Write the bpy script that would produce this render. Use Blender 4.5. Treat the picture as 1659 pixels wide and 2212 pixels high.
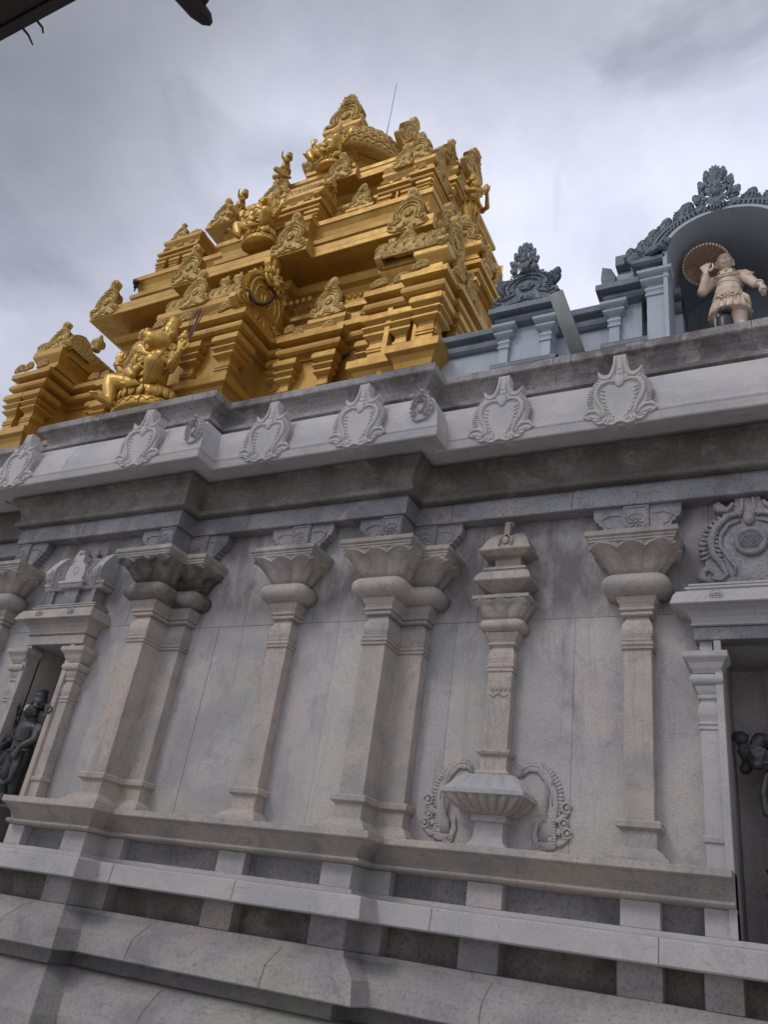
import bpy, bmesh, math, random
from mathutils import Vector, Matrix, Euler
R = math.radians
rnd = random.Random(7)
for o in list(bpy.data.objects): bpy.data.objects.remove(o)
S = bpy.context.scene
COL = S.collection

# ------------------------------------------------------------------ camera
cam = bpy.data.cameras.new('camera'); camo = bpy.data.objects.new('camera', cam); COL.objects.link(camo)
ax = Vector((0.88822297, 0.09985805, 0.44842872)); ay = Vector((0.43755513, -0.4813715, -0.75949127)); az = Vector((0.14001949, 0.87080988, -0.47125862))
Mx = Matrix((ax, ay, az)).to_4x4()
camo.matrix_world = Matrix.Translation((0, 0, 1.6)) @ Mx
cam.sensor_fit = 'VERTICAL'; cam.sensor_height = 24.0; cam.lens = 24.0 * 1735.0 / 2212.0
cam.clip_start = 0.05; cam.clip_end = 3000
S.camera = camo

# ------------------------------------------------------------------ world and sun (bright overcast)
SUN_AZ, SUN_EL = R(205), R(46)      # azimuth measured from +Y clockwise: behind the camera, to its left
sdir = Vector((math.sin(SUN_AZ) * math.cos(SUN_EL), math.cos(SUN_AZ) * math.cos(SUN_EL), math.sin(SUN_EL)))
W = bpy.data.worlds.new('World'); S.world = W; W.use_nodes = True
nt = W.node_tree; nt.nodes.clear()
def wn(t, **k):
    n = nt.nodes.new(t)
    for a, b in k.items(): setattr(n, a, b)
    return n
wout = wn('ShaderNodeOutputWorld'); bg = wn('ShaderNodeBackground')
sky = wn('ShaderNodeTexSky', sky_type='NISHITA', sun_disc=False, sun_elevation=SUN_EL, sun_rotation=SUN_AZ)
sky.air_density = 1.0; sky.dust_density = 2.0; sky.ozone_density = 1.0
tc = wn('ShaderNodeTexCoord')
sepw = wn('ShaderNodeSeparateXYZ'); nt.links.new(tc.outputs['Generated'], sepw.inputs[0])
def wmath(op, a, b=None):
    n = wn('ShaderNodeMath', operation=op)
    for i, v in enumerate((a, b)):
        if v is None: continue
        if isinstance(v, (int, float)): n.inputs[i].default_value = v
        else: nt.links.new(v, n.inputs[i])
    return n.outputs[0]
zc = wmath('ADD', wmath('MAXIMUM', sepw.outputs[2], 0.0), 0.35)
comb = wn('ShaderNodeCombineXYZ')
nt.links.new(wmath('DIVIDE', sepw.outputs[0], zc), comb.inputs[0]); nt.links.new(wmath('DIVIDE', sepw.outputs[1], zc), comb.inputs[1])
n1 = wn('ShaderNodeTexNoise'); n1.inputs['Scale'].default_value = 3.4; n1.inputs['Detail'].default_value = 7; n1.inputs['Roughness'].default_value = .6; n1.inputs['Distortion'].default_value = .15
nt.links.new(tc.outputs['Generated'], n1.inputs['Vector'])
n2 = wn('ShaderNodeTexNoise'); n2.inputs['Scale'].default_value = 4.2; n2.inputs['Detail'].default_value = 7; n2.inputs['Distortion'].default_value = .8
mp2 = wn('ShaderNodeMapping'); mp2.inputs['Location'].default_value = (3.1, 7.7, 1.2)
nt.links.new(tc.outputs['Generated'], mp2.inputs[0]); nt.links.new(mp2.outputs[0], n2.inputs['Vector'])
r1 = wn('ShaderNodeValToRGB'); e = r1.color_ramp.elements
e[0].position = .36; e[0].color = (5.7, 5.95, 7.35, 1); e[1].position = .62; e[1].color = (7.3, 7.6, 8.9, 1)
nt.links.new(n1.outputs['Fac'], r1.inputs[0])
r2 = wn('ShaderNodeValToRGB'); e = r2.color_ramp.elements; e[0].position = .54; e[0].color = (0, 0, 0, 1); e[1].position = .68; e[1].color = (1, 1, 1, 1)
nt.links.new(n2.outputs['Fac'], r2.inputs[0])
mx = wn('ShaderNodeMix', data_type='RGBA'); mx.inputs[0].default_value = .3
cv = wmath('MULTIPLY', r2.outputs[0], .34)
nt.links.new(cv, mx.inputs[0]); nt.links.new(r1.outputs[0], mx.inputs[6]); nt.links.new(sky.outputs[0], mx.inputs[7])
# the cloud layer is brighter towards the hidden sun; a lens vignette is put into its colour, darkest top left
dp = wn('ShaderNodeVectorMath', operation='DOT_PRODUCT'); nt.links.new(tc.outputs['Generated'], dp.inputs[0]); dp.inputs[1].default_value = sdir
gl = wn('ShaderNodeMapRange'); gl.inputs[1].default_value = .55; gl.inputs[2].default_value = 1.0; gl.inputs[3].default_value = 1.2; gl.inputs[4].default_value = 2.1
nt.links.new(dp.outputs['Value'], gl.inputs[0])
dq = wn('ShaderNodeVectorMath', operation='DOT_PRODUCT'); nt.links.new(tc.outputs['Generated'], dq.inputs[0]); dq.inputs[1].default_value = Vector((-.64, .17, .75)).normalized()
gd = wn('ShaderNodeMapRange'); gd.inputs[1].default_value = .95; gd.inputs[2].default_value = 1.0; gd.inputs[3].default_value = 1.0; gd.inputs[4].default_value = .48
nt.links.new(dq.outputs['Value'], gd.inputs[0])
dr = wn('ShaderNodeVectorMath', operation='DOT_PRODUCT'); nt.links.new(tc.outputs['Generated'], dr.inputs[0]); dr.inputs[1].default_value = Vector((-.10, .80, .59)).normalized()
ge = wn('ShaderNodeMapRange'); ge.inputs[1].default_value = .74; ge.inputs[2].default_value = .97; ge.inputs[3].default_value = .80; ge.inputs[4].default_value = 1.12
nt.links.new(dr.outputs['Value'], ge.inputs[0])
# vignette of the upper edge, put into the sky colour: darker with height
dt = wn('ShaderNodeVectorMath', operation='DOT_PRODUCT'); nt.links.new(tc.outputs['Generated'], dt.inputs[0]); dt.inputs[1].default_value = Vector((0, 0, 1))
gt = wn('ShaderNodeMapRange'); gt.interpolation_type = 'SMOOTHSTEP'; gt.inputs[1].default_value = .77; gt.inputs[2].default_value = .88; gt.inputs[3].default_value = 1.0; gt.inputs[4].default_value = .62
nt.links.new(dt.outputs['Value'], gt.inputs[0])
sc = wn('ShaderNodeVectorMath', operation='SCALE'); nt.links.new(mx.outputs[2], sc.inputs[0]); nt.links.new(wmath('MULTIPLY', wmath('MULTIPLY', wmath('MULTIPLY', gl.outputs[0], gd.outputs[0]), ge.outputs[0]), gt.outputs[0]), sc.inputs[3])
nt.links.new(sc.outputs[0], bg.inputs[0]); bg.inputs[1].default_value = 0.09
nt.links.new(bg.outputs[0], wout.inputs[0])
sl = bpy.data.lights.new('sun', 'SUN'); sl.energy = 0.6; sl.angle = R(14); sl.color = (1, .95, .88)
so = bpy.data.objects.new('sun', sl); COL.objects.link(so); so.rotation_euler = (-sdir).to_track_quat('-Z', 'Y').to_euler(); so.location = (0, -20, 30)
S.view_settings.view_transform = 'Standard'; S.view_settings.look = 'None'; S.view_settings.exposure = 0.0; S.view_settings.gamma = 1

# ------------------------------------------------------------------ materials
def mat(name, base, vary=(), rough=.8, metal=0, bump=.2, bscale=60, spots=None, stain=None, streak=None, rvar=.1, spec=.5, island=0., vein=None, carve=None):
    m = bpy.data.materials.new(name); m.use_nodes = True; t = m.node_tree; t.nodes.clear(); N = t.nodes.new; L = t.links.new
    out = N('ShaderNodeOutputMaterial'); b = N('ShaderNodeBsdfPrincipled'); L(b.outputs[0], out.inputs[0])
    co = N('ShaderNodeNewGeometry').outputs['Position']
    def noise(scale, detail=4, rough_=.6, vec=None, sx=None, dist=0):
        n = N('ShaderNodeTexNoise'); n.inputs['Scale'].default_value = scale; n.inputs['Detail'].default_value = detail; n.inputs['Roughness'].default_value = rough_; n.inputs['Distortion'].default_value = dist
        v = vec or co
        if sx:
            mp = N('ShaderNodeMapping'); mp.inputs['Scale'].default_value = sx; L(v, mp.inputs[0]); v = mp.outputs[0]
        L(v, n.inputs['Vector']); return n.outputs['Fac']
    def ramp(f, a, b_, ca=0., cb=1.):
        r = N('ShaderNodeMapRange'); r.inputs[1].default_value = a; r.inputs[2].default_value = b_; r.inputs[3].default_value = ca; r.inputs[4].default_value = cb; L(f, r.inputs[0]); return r.outputs[0]
    def mix(f, a, c, mode='MIX'):
        x = N('ShaderNodeMix'); x.data_type = 'RGBA'; x.blend_type = mode
        if isinstance(f, float): x.inputs[0].default_value = f
        else: L(f, x.inputs[0])
        for i, v in ((6, a), (7, c)):
            if isinstance(v, tuple): x.inputs[i].default_value = (*v, 1)
            else: L(v, x.inputs[i])
        return x.outputs[2]
    c = base
    for (col, scale, lo, hi, amt) in vary:
        c = mix(ramp(noise(scale, 5, .6, dist=.6), lo, hi, 0, amt), c, col)
    if streak:
        col, amt, sx = streak
        c = mix(ramp(noise(1.0, 6, .7, sx=sx, dist=1.5), .55, .75, 0, amt), c, col)
    if spots:
        col, scale, amt = spots
        c = mix(ramp(noise(scale, 2, .5), .5, .72, 0, amt), c, col)
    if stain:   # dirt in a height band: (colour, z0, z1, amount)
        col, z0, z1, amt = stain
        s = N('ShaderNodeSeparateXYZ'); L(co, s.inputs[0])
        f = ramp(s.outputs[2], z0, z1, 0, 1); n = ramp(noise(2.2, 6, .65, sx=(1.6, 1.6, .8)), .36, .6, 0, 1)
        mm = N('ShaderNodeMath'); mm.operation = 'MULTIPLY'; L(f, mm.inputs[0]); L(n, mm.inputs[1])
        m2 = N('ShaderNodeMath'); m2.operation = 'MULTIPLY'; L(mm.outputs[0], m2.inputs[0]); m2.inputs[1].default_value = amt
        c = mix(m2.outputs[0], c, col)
    if vein:
        col, sc_, wd, amt = vein
        n = noise(sc_, 5, .55, sx=(1, 1, .75), dist=1.2); a_ = N('ShaderNodeMath'); a_.operation = 'SUBTRACT'; L(n, a_.inputs[0]); a_.inputs[1].default_value = .5
        a2 = N('ShaderNodeMath'); a2.operation = 'ABSOLUTE'; L(a_.outputs[0], a2.inputs[0]); f = ramp(a2.outputs[0], 0, wd, amt, 0); g = ramp(noise(1.3, 3, .5), .5, .6, 0, 1)
        m3 = N('ShaderNodeMath'); m3.operation = 'MULTIPLY'; L(f, m3.inputs[0]); L(g, m3.inputs[1]); c = mix(m3.outputs[0], c, col)
    if island:
        gi = N('ShaderNodeNewGeometry').outputs['Random Per Island']; hs = N('ShaderNodeHueSaturation'); L(ramp(gi, 0, 1, 1 - island, 1 + island), hs.inputs['Value']); L(ramp(gi, 0, 1, .6, 1.5), hs.inputs['Saturation'])
        if isinstance(c, tuple): hs.inputs['Color'].default_value = (*c, 1)
        else: L(c, hs.inputs['Color'])
        c = hs.outputs[0]
    if isinstance(c, tuple): b.inputs['Base Color'].default_value = (*c, 1)
    else: L(c, b.inputs['Base Color'])
    b.inputs['Metallic'].default_value = metal; b.inputs['Specular IOR Level'].default_value = spec
    if rvar: L(ramp(noise(9, 4), .3, .7, rough - rvar, rough + rvar), b.inputs['Roughness'])
    else: b.inputs['Roughness'].default_value = rough
    if carve:   # shallow incised scrollwork: (scale, strength)
        vd = N('ShaderNodeTexVoronoi'); vd.feature = 'SMOOTH_F1'; vd.inputs['Scale'].default_value = carve[0]
        wv = N('ShaderNodeMath'); wv.operation = 'SINE'; ml = N('ShaderNodeMath'); ml.operation = 'MULTIPLY'; ml.inputs[1].default_value = 22.; L(co, vd.inputs['Vector']); L(vd.outputs['Distance'], ml.inputs[0]); L(ml.outputs[0], wv.inputs[0])
        b0 = N('ShaderNodeBump'); b0.inputs['Strength'].default_value = carve[1]; b0.inputs['Distance'].default_value = .012; L(wv.outputs[0], b0.inputs['Height'])
    if bump:
        bp = N('ShaderNodeBump'); bp.inputs['Strength'].default_value = bump; bp.inputs['Distance'].default_value = .01
        f1 = noise(bscale, 6, .7); L(f1, bp.inputs['Height']); L(bp.outputs[0], b.inputs['Normal'])
        if carve: L(b0.outputs[0], bp.inputs['Normal'])
    return m
dirt = (.075, .062, .055)
M = {}
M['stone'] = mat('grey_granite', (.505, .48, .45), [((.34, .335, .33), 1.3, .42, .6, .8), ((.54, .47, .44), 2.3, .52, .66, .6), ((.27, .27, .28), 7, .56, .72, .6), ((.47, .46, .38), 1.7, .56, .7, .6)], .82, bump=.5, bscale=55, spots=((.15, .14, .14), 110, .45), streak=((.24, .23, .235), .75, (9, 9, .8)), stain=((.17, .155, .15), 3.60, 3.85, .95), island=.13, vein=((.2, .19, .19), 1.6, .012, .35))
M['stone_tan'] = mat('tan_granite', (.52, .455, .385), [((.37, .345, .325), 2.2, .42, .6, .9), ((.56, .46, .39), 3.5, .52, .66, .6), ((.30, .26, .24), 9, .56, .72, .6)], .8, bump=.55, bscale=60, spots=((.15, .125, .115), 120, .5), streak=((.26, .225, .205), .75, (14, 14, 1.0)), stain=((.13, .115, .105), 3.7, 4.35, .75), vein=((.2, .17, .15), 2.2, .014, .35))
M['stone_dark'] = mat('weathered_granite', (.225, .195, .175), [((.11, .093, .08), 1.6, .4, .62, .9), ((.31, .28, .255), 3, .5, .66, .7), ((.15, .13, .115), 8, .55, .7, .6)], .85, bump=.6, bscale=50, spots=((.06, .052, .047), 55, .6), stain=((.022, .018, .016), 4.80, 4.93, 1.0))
M['stone_sooty'] = mat('soot_stained_granite', (.26, .225, .20), [((.085, .07, .062), 4, .42, .58, .9), ((.40, .36, .33), 6, .56, .7, .7)], .85, bump=.55, bscale=60, spots=((.08, .07, .06), 100, .5), streak=((.06, .05, .045), .8, (16, 16, 1.5)))
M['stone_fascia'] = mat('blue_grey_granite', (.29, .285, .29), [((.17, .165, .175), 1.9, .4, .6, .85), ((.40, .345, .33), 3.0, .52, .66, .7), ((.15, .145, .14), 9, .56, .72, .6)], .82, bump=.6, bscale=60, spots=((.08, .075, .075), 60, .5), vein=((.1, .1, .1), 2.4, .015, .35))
M['stone_light'] = mat('pale_granite', (.53, .50, .48), [((.41, .405, .40), 1.3, .42, .6, .85), ((.56, .48, .45), 2.3, .52, .66, .6), ((.48, .48, .40), 1.9, .56, .7, .55)], .78, bump=.45, bscale=60, spots=((.22, .21, .2), 110, .35), streak=((.33, .32, .33), .7, (5, 5, 8)), vein=((.25, .24, .24), 2.0, .016, .35))
M['stone_coping'] = mat('stained_granite_coping', (.35, .325, .31), [((.14, .125, .115), 1.8, .42, .6, .9), ((.46, .42, .40), 5, .52, .66, .7)], .85, bump=.6, bscale=50, spots=((.11, .095, .085), 60, .55), streak=((.07, .06, .055), .85, (11, 11, 1.0)), vein=((.08, .07, .065), 3, .012, .35))
M['stone_plinth'] = mat('plinth_granite', (.41, .39, .36), [((.24, .23, .225), 1.3, .42, .6, .85), ((.44, .36, .32), 1.9, .52, .64, .75), ((.38, .385, .30), 1.0, .54, .66, .6)], .8, bump=.5, bscale=50, spots=((.13, .12, .115), 60, .42), streak=((.15, .14, .14), .7, (5, 5, 9)), vein=((.12, .115, .11), 1.8, .014, .35))
M['gold'] = mat('gold_paint', (.53, .315, .066), [((.42, .215, .036), 1.3, .42, .62, .8), ((.58, .39, .10), 3.2, .52, .68, .6), ((.24, .13, .03), 10, .62, .78, .6)], .46, metal=.42, bump=.15, bscale=45, rvar=.08, streak=((.16, .09, .03), .5, (8, 8, .8)))
M['gold_pale'] = mat('matt_gold_paint', (.56, .38, .115), [((.46, .28, .06), 5, .42, .62, .6), ((.22, .14, .045), 22, .6, .76, .7)], .5, metal=.25, bump=.3, bscale=60, carve=(13, .35))
M['gold_bright'] = mat('bright_gold_paint', (.62, .385, .085), [((.52, .29, .055), 6, .42, .62, .6), ((.22, .135, .035), 20, .6, .75, .6)], .34, metal=.55, bump=.2, bscale=60)
M['blue'] = mat('blue_grey_paint', (.42, .46, .495), [((.35, .39, .43), 1.6, .4, .62, .7), ((.42, .455, .485), 4, .55, .7, .4)], .6, bump=.15, bscale=30, streak=((.2, .22, .25), .6, (8, 8, .7)))
M['slate'] = mat('dark_slate_paint', (.17, .20, .225), [((.09, .115, .135), 5, .4, .62, .7), ((.18, .22, .26), 12, .56, .72, .5)], .55, bump=.25, bscale=50, streak=((.08, .09, .1), .5, (9, 9, .8)))
M['slate_carved'] = mat('dark_slate_carving', (.19, .22, .24), [((.12, .145, .165), 5, .4, .62, .7), ((.2, .235, .265), 14, .56, .72, .6)], .6, bump=.3, bscale=50, carve=(14, .6))
M['cream'] = mat('cream_paint', (.82, .66, .52), [((.72, .55, .41), 7, .42, .62, .6), ((.38, .25, .15), 22, .62, .76, .5)], .5, bump=.15, bscale=50)
M['cream_dark'] = mat('tan_paint', (.58, .43, .31), [((.33, .22, .14), 7, .42, .62, .6)], .6, bump=.2, bscale=50)
M['black'] = mat('black_plastic', (.018, .018, .02), rough=.35, bump=0, rvar=.05)
M['basalt'] = mat('black_oiled_stone', (.040, .040, .038), [((.065, .062, .055), 9, .45, .65, .7)], .45, bump=.3, bscale=60)
M['white'] = mat('white_paint_mark', (.8, .8, .78), bump=0, rvar=0, rough=.6)
M['grey_pipe'] = mat('grey_pipe_plastic', (.33, .35, .33), [((.25, .26, .24), 3, .4, .6, .7)], .5, bump=.08, bscale=20, streak=((.16, .16, .14), .5, (9, 9, 2)))
M['beads'] = mat('dark_wooden_beads', (.05, .025, .018), rough=.5, bump=0)
M['cable'] = mat('brown_cable', (.20, .10, .055), rough=.6, bump=0)
M['steel'] = mat('dull_steel', (.45, .46, .48), rough=.45, metal=.8, bump=0)
M['paving'] = mat('stone_paving', (.55, .53, .50), [((.42, .40, .38), 1.1, .4, .6, .7)], .85, bump=.3, bscale=30)
M['tiles'] = mat('dark_roof_underside', (.03, .022, .02), rough=.8, bump=.2)

# ------------------------------------------------------------------ mesh helpers
class MB:
    def __init__(s): s.v = []; s.f = []; s.sm = []
    def add(s, vs, fs, smooth=False):
        k = len(s.v); s.v += [tuple(v) for v in vs]
        for f in fs: s.f.append([i + k for i in f]); s.sm.append(smooth)
    def box(s, x0, x1, y0, y1, z0, z1):
        s.add([(x0, y0, z0), (x1, y0, z0), (x1, y1, z0), (x0, y1, z0), (x0, y0, z1), (x1, y0, z1), (x1, y1, z1), (x0, y1, z1)],
              [(0, 3, 2, 1), (4, 5, 6, 7), (0, 1, 5, 4), (1, 2, 6, 5), (2, 3, 7, 6), (3, 0, 4, 7)])
        return s
    def sweep(s, prof, plan, closed=False, cap=True, smooth=False, petals=None, rc=0):
        """prof: (outward offset, z) list; plan: (x, y) list, outward on its right. petals=(pitch, depth, rows set, drop)"""
        P = [Vector(p) for p in plan]; n = len(P); seg = n if closed else n - 1
        nr = []
        for i in range(seg):
            d = (P[(i + 1) % n] - P[i]).normalized(); nr.append(Vector((d.y, -d.x)))
        st = []   # stations: base point, miter vector, phase
        for i in range(n):
            if closed: a, b = nr[i - 1], nr[i]
            else: a = nr[max(i - 1, 0)]; b = nr[min(i, seg - 1)]
            mvec = (a + b) / (1 + a.dot(b))
            st.append((P[i], mvec))
        pts = []
        if petals is None: pts = [(p, m, 0.) for p, m in st]
        else:
            pitch = petals[0]
            for i in range(seg):
                p0, m0 = st[i]; p1, m1 = st[(i + 1) % n]
                # length at the mean offset
                om = sum(o for o, z in prof) / len(prof)
                Ln = ((p1 + m1 * om) - (p0 + m0 * om)).length
                k = max(1, round(Ln / pitch)); sub = 8 * k
                for j in range(sub): 
                    t = j / sub; pts.append((p0.lerp(p1, t), m0.lerp(m1, t), abs(math.sin(math.pi * t * k))))
            if not closed: pts.append((*st[-1], 0.))
        if petals is None and rc:   # rounded outer corners (superellipse)
            pts = []
            for i in range(n):
                if (closed or 0 < i < n - 1) and nr[i - 1].x * nr[min(i, seg - 1)].y - nr[i - 1].y * nr[min(i, seg - 1)].x > .5:
                    a, b = nr[i - 1], nr[i]
                    for k in range(9):
                        t = math.pi / 2 * k / 8; c_, s_ = math.cos(t), math.sin(t); L_ = (c_ ** rc + s_ ** rc) ** (-1 / rc); pts.append((P[i], (a * c_ + b * s_) * L_, 0.))
                else: pts.append((*st[i], 0.))
        elif petals is None:   # long runs are slightly hand-made, never ruler-straight
                q = []
                for i in range(seg):
                    p0, m0 = st[i]; p1, m1 = st[(i + 1) % n]; q.append((p0, m0, 0.)); k = int((p1 - p0).length / .35)
                    for j in range(1, k): q.append((p0.lerp(p1, j / k) + nr[i] * rnd.uniform(-.0022, .0022), nr[i] if True else m0, rnd.uniform(-.0018, .0018)))
                if not closed: q.append((*st[-1], 0.))
                pts = q
        N_ = len(pts); vs = []; m = len(prof)
        for p, mv, ph in pts:
            for r, (o, z) in enumerate(prof):
                oo = o; zz = z + (ph if petals is None else 0)
                if petals is not None:
                    dep = petals[1][r]; oo = o - dep * (1 - ph); zz = z - petals[2][r] * (1 - ph)
                q = p + mv * oo; vs.append((q.x, q.y, zz))
        fs = []
        for i in range(N_ if closed else N_ - 1):
            j = (i + 1) % N_
            for r in range(m - 1): fs.append((i * m + r, j * m + r, j * m + r + 1, i * m + r + 1))
        s.add(vs, fs, smooth)
        if cap and not closed:
            for i, (p, mv, ph) in ((0, pts[0]), (N_ - 1, pts[-1])):
                k = len(s.v); vv = [vs[i * m + r] for r in range(m)]
                vv2 = [(p.x, p.y, prof[-1][1]), (p.x, p.y, prof[0][1])]
                f = list(range(m + 2))
                if i: f = f[::-1]
                s.add(vv + vv2, [f])
        return s
    def tube(s, pts, rad, seg=8, closed=False, cap=True, flat=1.0, flatdir=None):
        P = [Vector(p) for p in pts]; n = len(P)
        if isinstance(rad, (int, float)): rad = [rad] * n
        up = Vector((0, 0, 1)); prev = None; vs = []
        for i in range(n):
            if closed: d = P[(i + 1) % n] - P[i - 1]
            else: d = P[min(i + 1, n - 1)] - P[max(i - 1, 0)]
            d = d.normalized() if d.length > 1e-9 else Vector((0, 0, 1))
            if prev is None: a = d.cross(up if abs(d.z) < .9 else Vector((1, 0, 0))).normalized()
            else: a = (prev - d * prev.dot(d)).normalized()
            prev = a; b = d.cross(a)
            for k in range(seg):
                t = 2 * math.pi * k / seg; vs.append(P[i] + (a * math.cos(t) + b * math.sin(t)) * rad[i])
        fs = []
        for i in range(n if closed else n - 1):
            j = (i + 1) % n
            for k in range(seg):
                l = (k + 1) % seg; fs.append((i * seg + k, i * seg + l, j * seg + l, j * seg + k))
        if cap and not closed: fs.append(tuple(range(seg))[::-1]); fs.append(tuple((n - 1) * seg + k for k in range(seg)))
        s.add(vs, fs, True); return s
    def ell(s, c, r, rot=(0, 0, 0), nu=10, nv=6):
        if isinstance(r, (int, float)): r = (r, r, r)
        Rm = Euler(rot).to_matrix(); c = Vector(c); vs = [c + Rm @ Vector((0, 0, r[2]))]
        for i in range(1, nv):
            a = math.pi * i / nv
            for j in range(nu):
                b = 2 * math.pi * j / nu
                vs.append(c + Rm @ Vector((r[0] * math.sin(a) * math.cos(b), r[1] * math.sin(a) * math.sin(b), r[2] * math.cos(a))))
        vs.append(c + Rm @ Vector((0, 0, -r[2]))); fs = []
        for j in range(nu):
            l = (j + 1) % nu; fs.append((0, 1 + j, 1 + l)); k = 1 + (nv - 2) * nu; fs.append((k + l, k + j, len(vs) - 1))
            for i in range(nv - 2): a = 1 + i * nu; fs.append((a + j, a + nu + j, a + nu + l, a + l))
        s.add(vs, fs, True); return s
    def lathe(s, prof, c=(0, 0, 0), seg=24, smooth=True, scale=(1, 1), tilt=None, a0=0):
        c = Vector(c); vs = []; m = len(prof); Tm = Euler(tilt).to_matrix() if tilt else None
        for k in range(seg):
            t = a0 + 2 * math.pi * k / seg
            for r, z in prof:
                v = Vector((r * math.cos(t) * scale[0], r * math.sin(t) * scale[1], z))
                vs.append(c + (Tm @ v if Tm else v))
        fs = []
        for k in range(seg):
            l = (k + 1) % seg
            for i in range(m - 1): fs.append((k * m + i, l * m + i, l * m + i + 1, k * m + i + 1))
        if prof[0][0] > 1e-6: fs.append(tuple(k * m for k in range(seg))[::-1])
        if prof[-1][0] > 1e-6: fs.append(tuple(k * m + m - 1 for k in range(seg)))
        s.add(vs, fs, smooth); return s
    def plate(s, outline, w0, w1, O=(0, 0, 0), chamfer=0.):
        """extruded outline in local (u, v), depth along w; local axes u=x, v=z, outward = -y"""
        n = len(outline); c = (sum(p[0] for p in outline) / n, sum(p[1] for p in outline) / n)
        def ring(w, sh): return [(O[0] + u - (u - c[0]) * sh, O[1] - w, O[2] + v - (v - c[1]) * sh) for u, v in outline]
        vs = ring(w0, 0) + ring(w1 - chamfer, 0) + ring(w1, chamfer * 3 if chamfer else 0)
        fs = []
        for r in range(2):
            for i in range(n):
                j = (i + 1) % n; fs.append((r * n + i, r * n + j, (r + 1) * n + j, (r + 1) * n + i))
        fs.append(tuple(2 * n + i for i in range(n))); fs.append(tuple(range(n))[::-1])
        s.add(vs, fs); return s
    def mesh(s, name, mt, bevel=0):
        me = bpy.data.meshes.new(name); me.from_pydata(s.v, [], s.f)
        for p, q in zip(me.polygons, s.sm): p.use_smooth = q
        me.materials.append(M[mt] if isinstance(mt, str) else mt); me.update()
        bm = bmesh.new(); bm.from_mesh(me); bmesh.ops.remove_doubles(bm, verts=bm.verts, dist=1e-5); bmesh.ops.recalc_face_normals(bm, faces=bm.faces); bm.to_mesh(me); bm.free()
        return me
    def build(s, name, mt, parent=None, bevel=0., remesh=0., loc=None, rot=None, scale=None, smooth_it=2):
        me = s.mesh(name, mt); return place(name, me, parent, bevel, remesh, loc, rot, scale, smooth_it)
def place(name, me, parent=None, bevel=0., remesh=0., loc=None, rot=None, scale=None, smooth_it=2):
    o = bpy.data.objects.new(name, me); COL.objects.link(o)
    if parent: o.parent = parent
    if loc is not None: o.location = loc
    if rot is not None: o.rotation_euler = rot
    if scale is not None: o.scale = scale if not isinstance(scale, (int, float)) else (scale,) * 3
    if bevel:
        b = o.modifiers.new('bevel', 'BEVEL'); b.width = bevel; b.segments = 2; b.limit_method = 'ANGLE'; b.angle_limit = R(35); b.harden_normals = False
    if remesh:
        r = o.modifiers.new('remesh', 'REMESH'); r.mode = 'VOXEL'; r.voxel_size = remesh; r.use_smooth_shade = True
        if smooth_it:
            q = o.modifiers.new('smooth', 'SMOOTH'); q.factor = .5; q.iterations = smooth_it
    return o
def thing(name, label, cat, loc=(0, 0, 0), rot=None, group=None):
    o = bpy.data.objects.new(name, None); COL.objects.link(o); o.location = loc; o.empty_display_size = .2
    if rot: o.rotation_euler = rot
    o['label'] = label; o['category'] = cat
    if group: o['group'] = group
    return o
def tag(o, label, cat, group=None):
    o['label'] = label; o['category'] = cat
    if group: o['group'] = group
    return o
def arc(c, r, a0, a1, n, y=0, ry=None):
    return [(c[0] + r * math.cos(R(a0 + (a1 - a0) * i / n)), y, c[1] + (ry or r) * math.sin(R(a0 + (a1 - a0) * i / n))) for i in range(n + 1)]
FRONT = (0, 0, 0); RIGHT = (0, 0, R(90))     # facing -Y / facing +X
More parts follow.
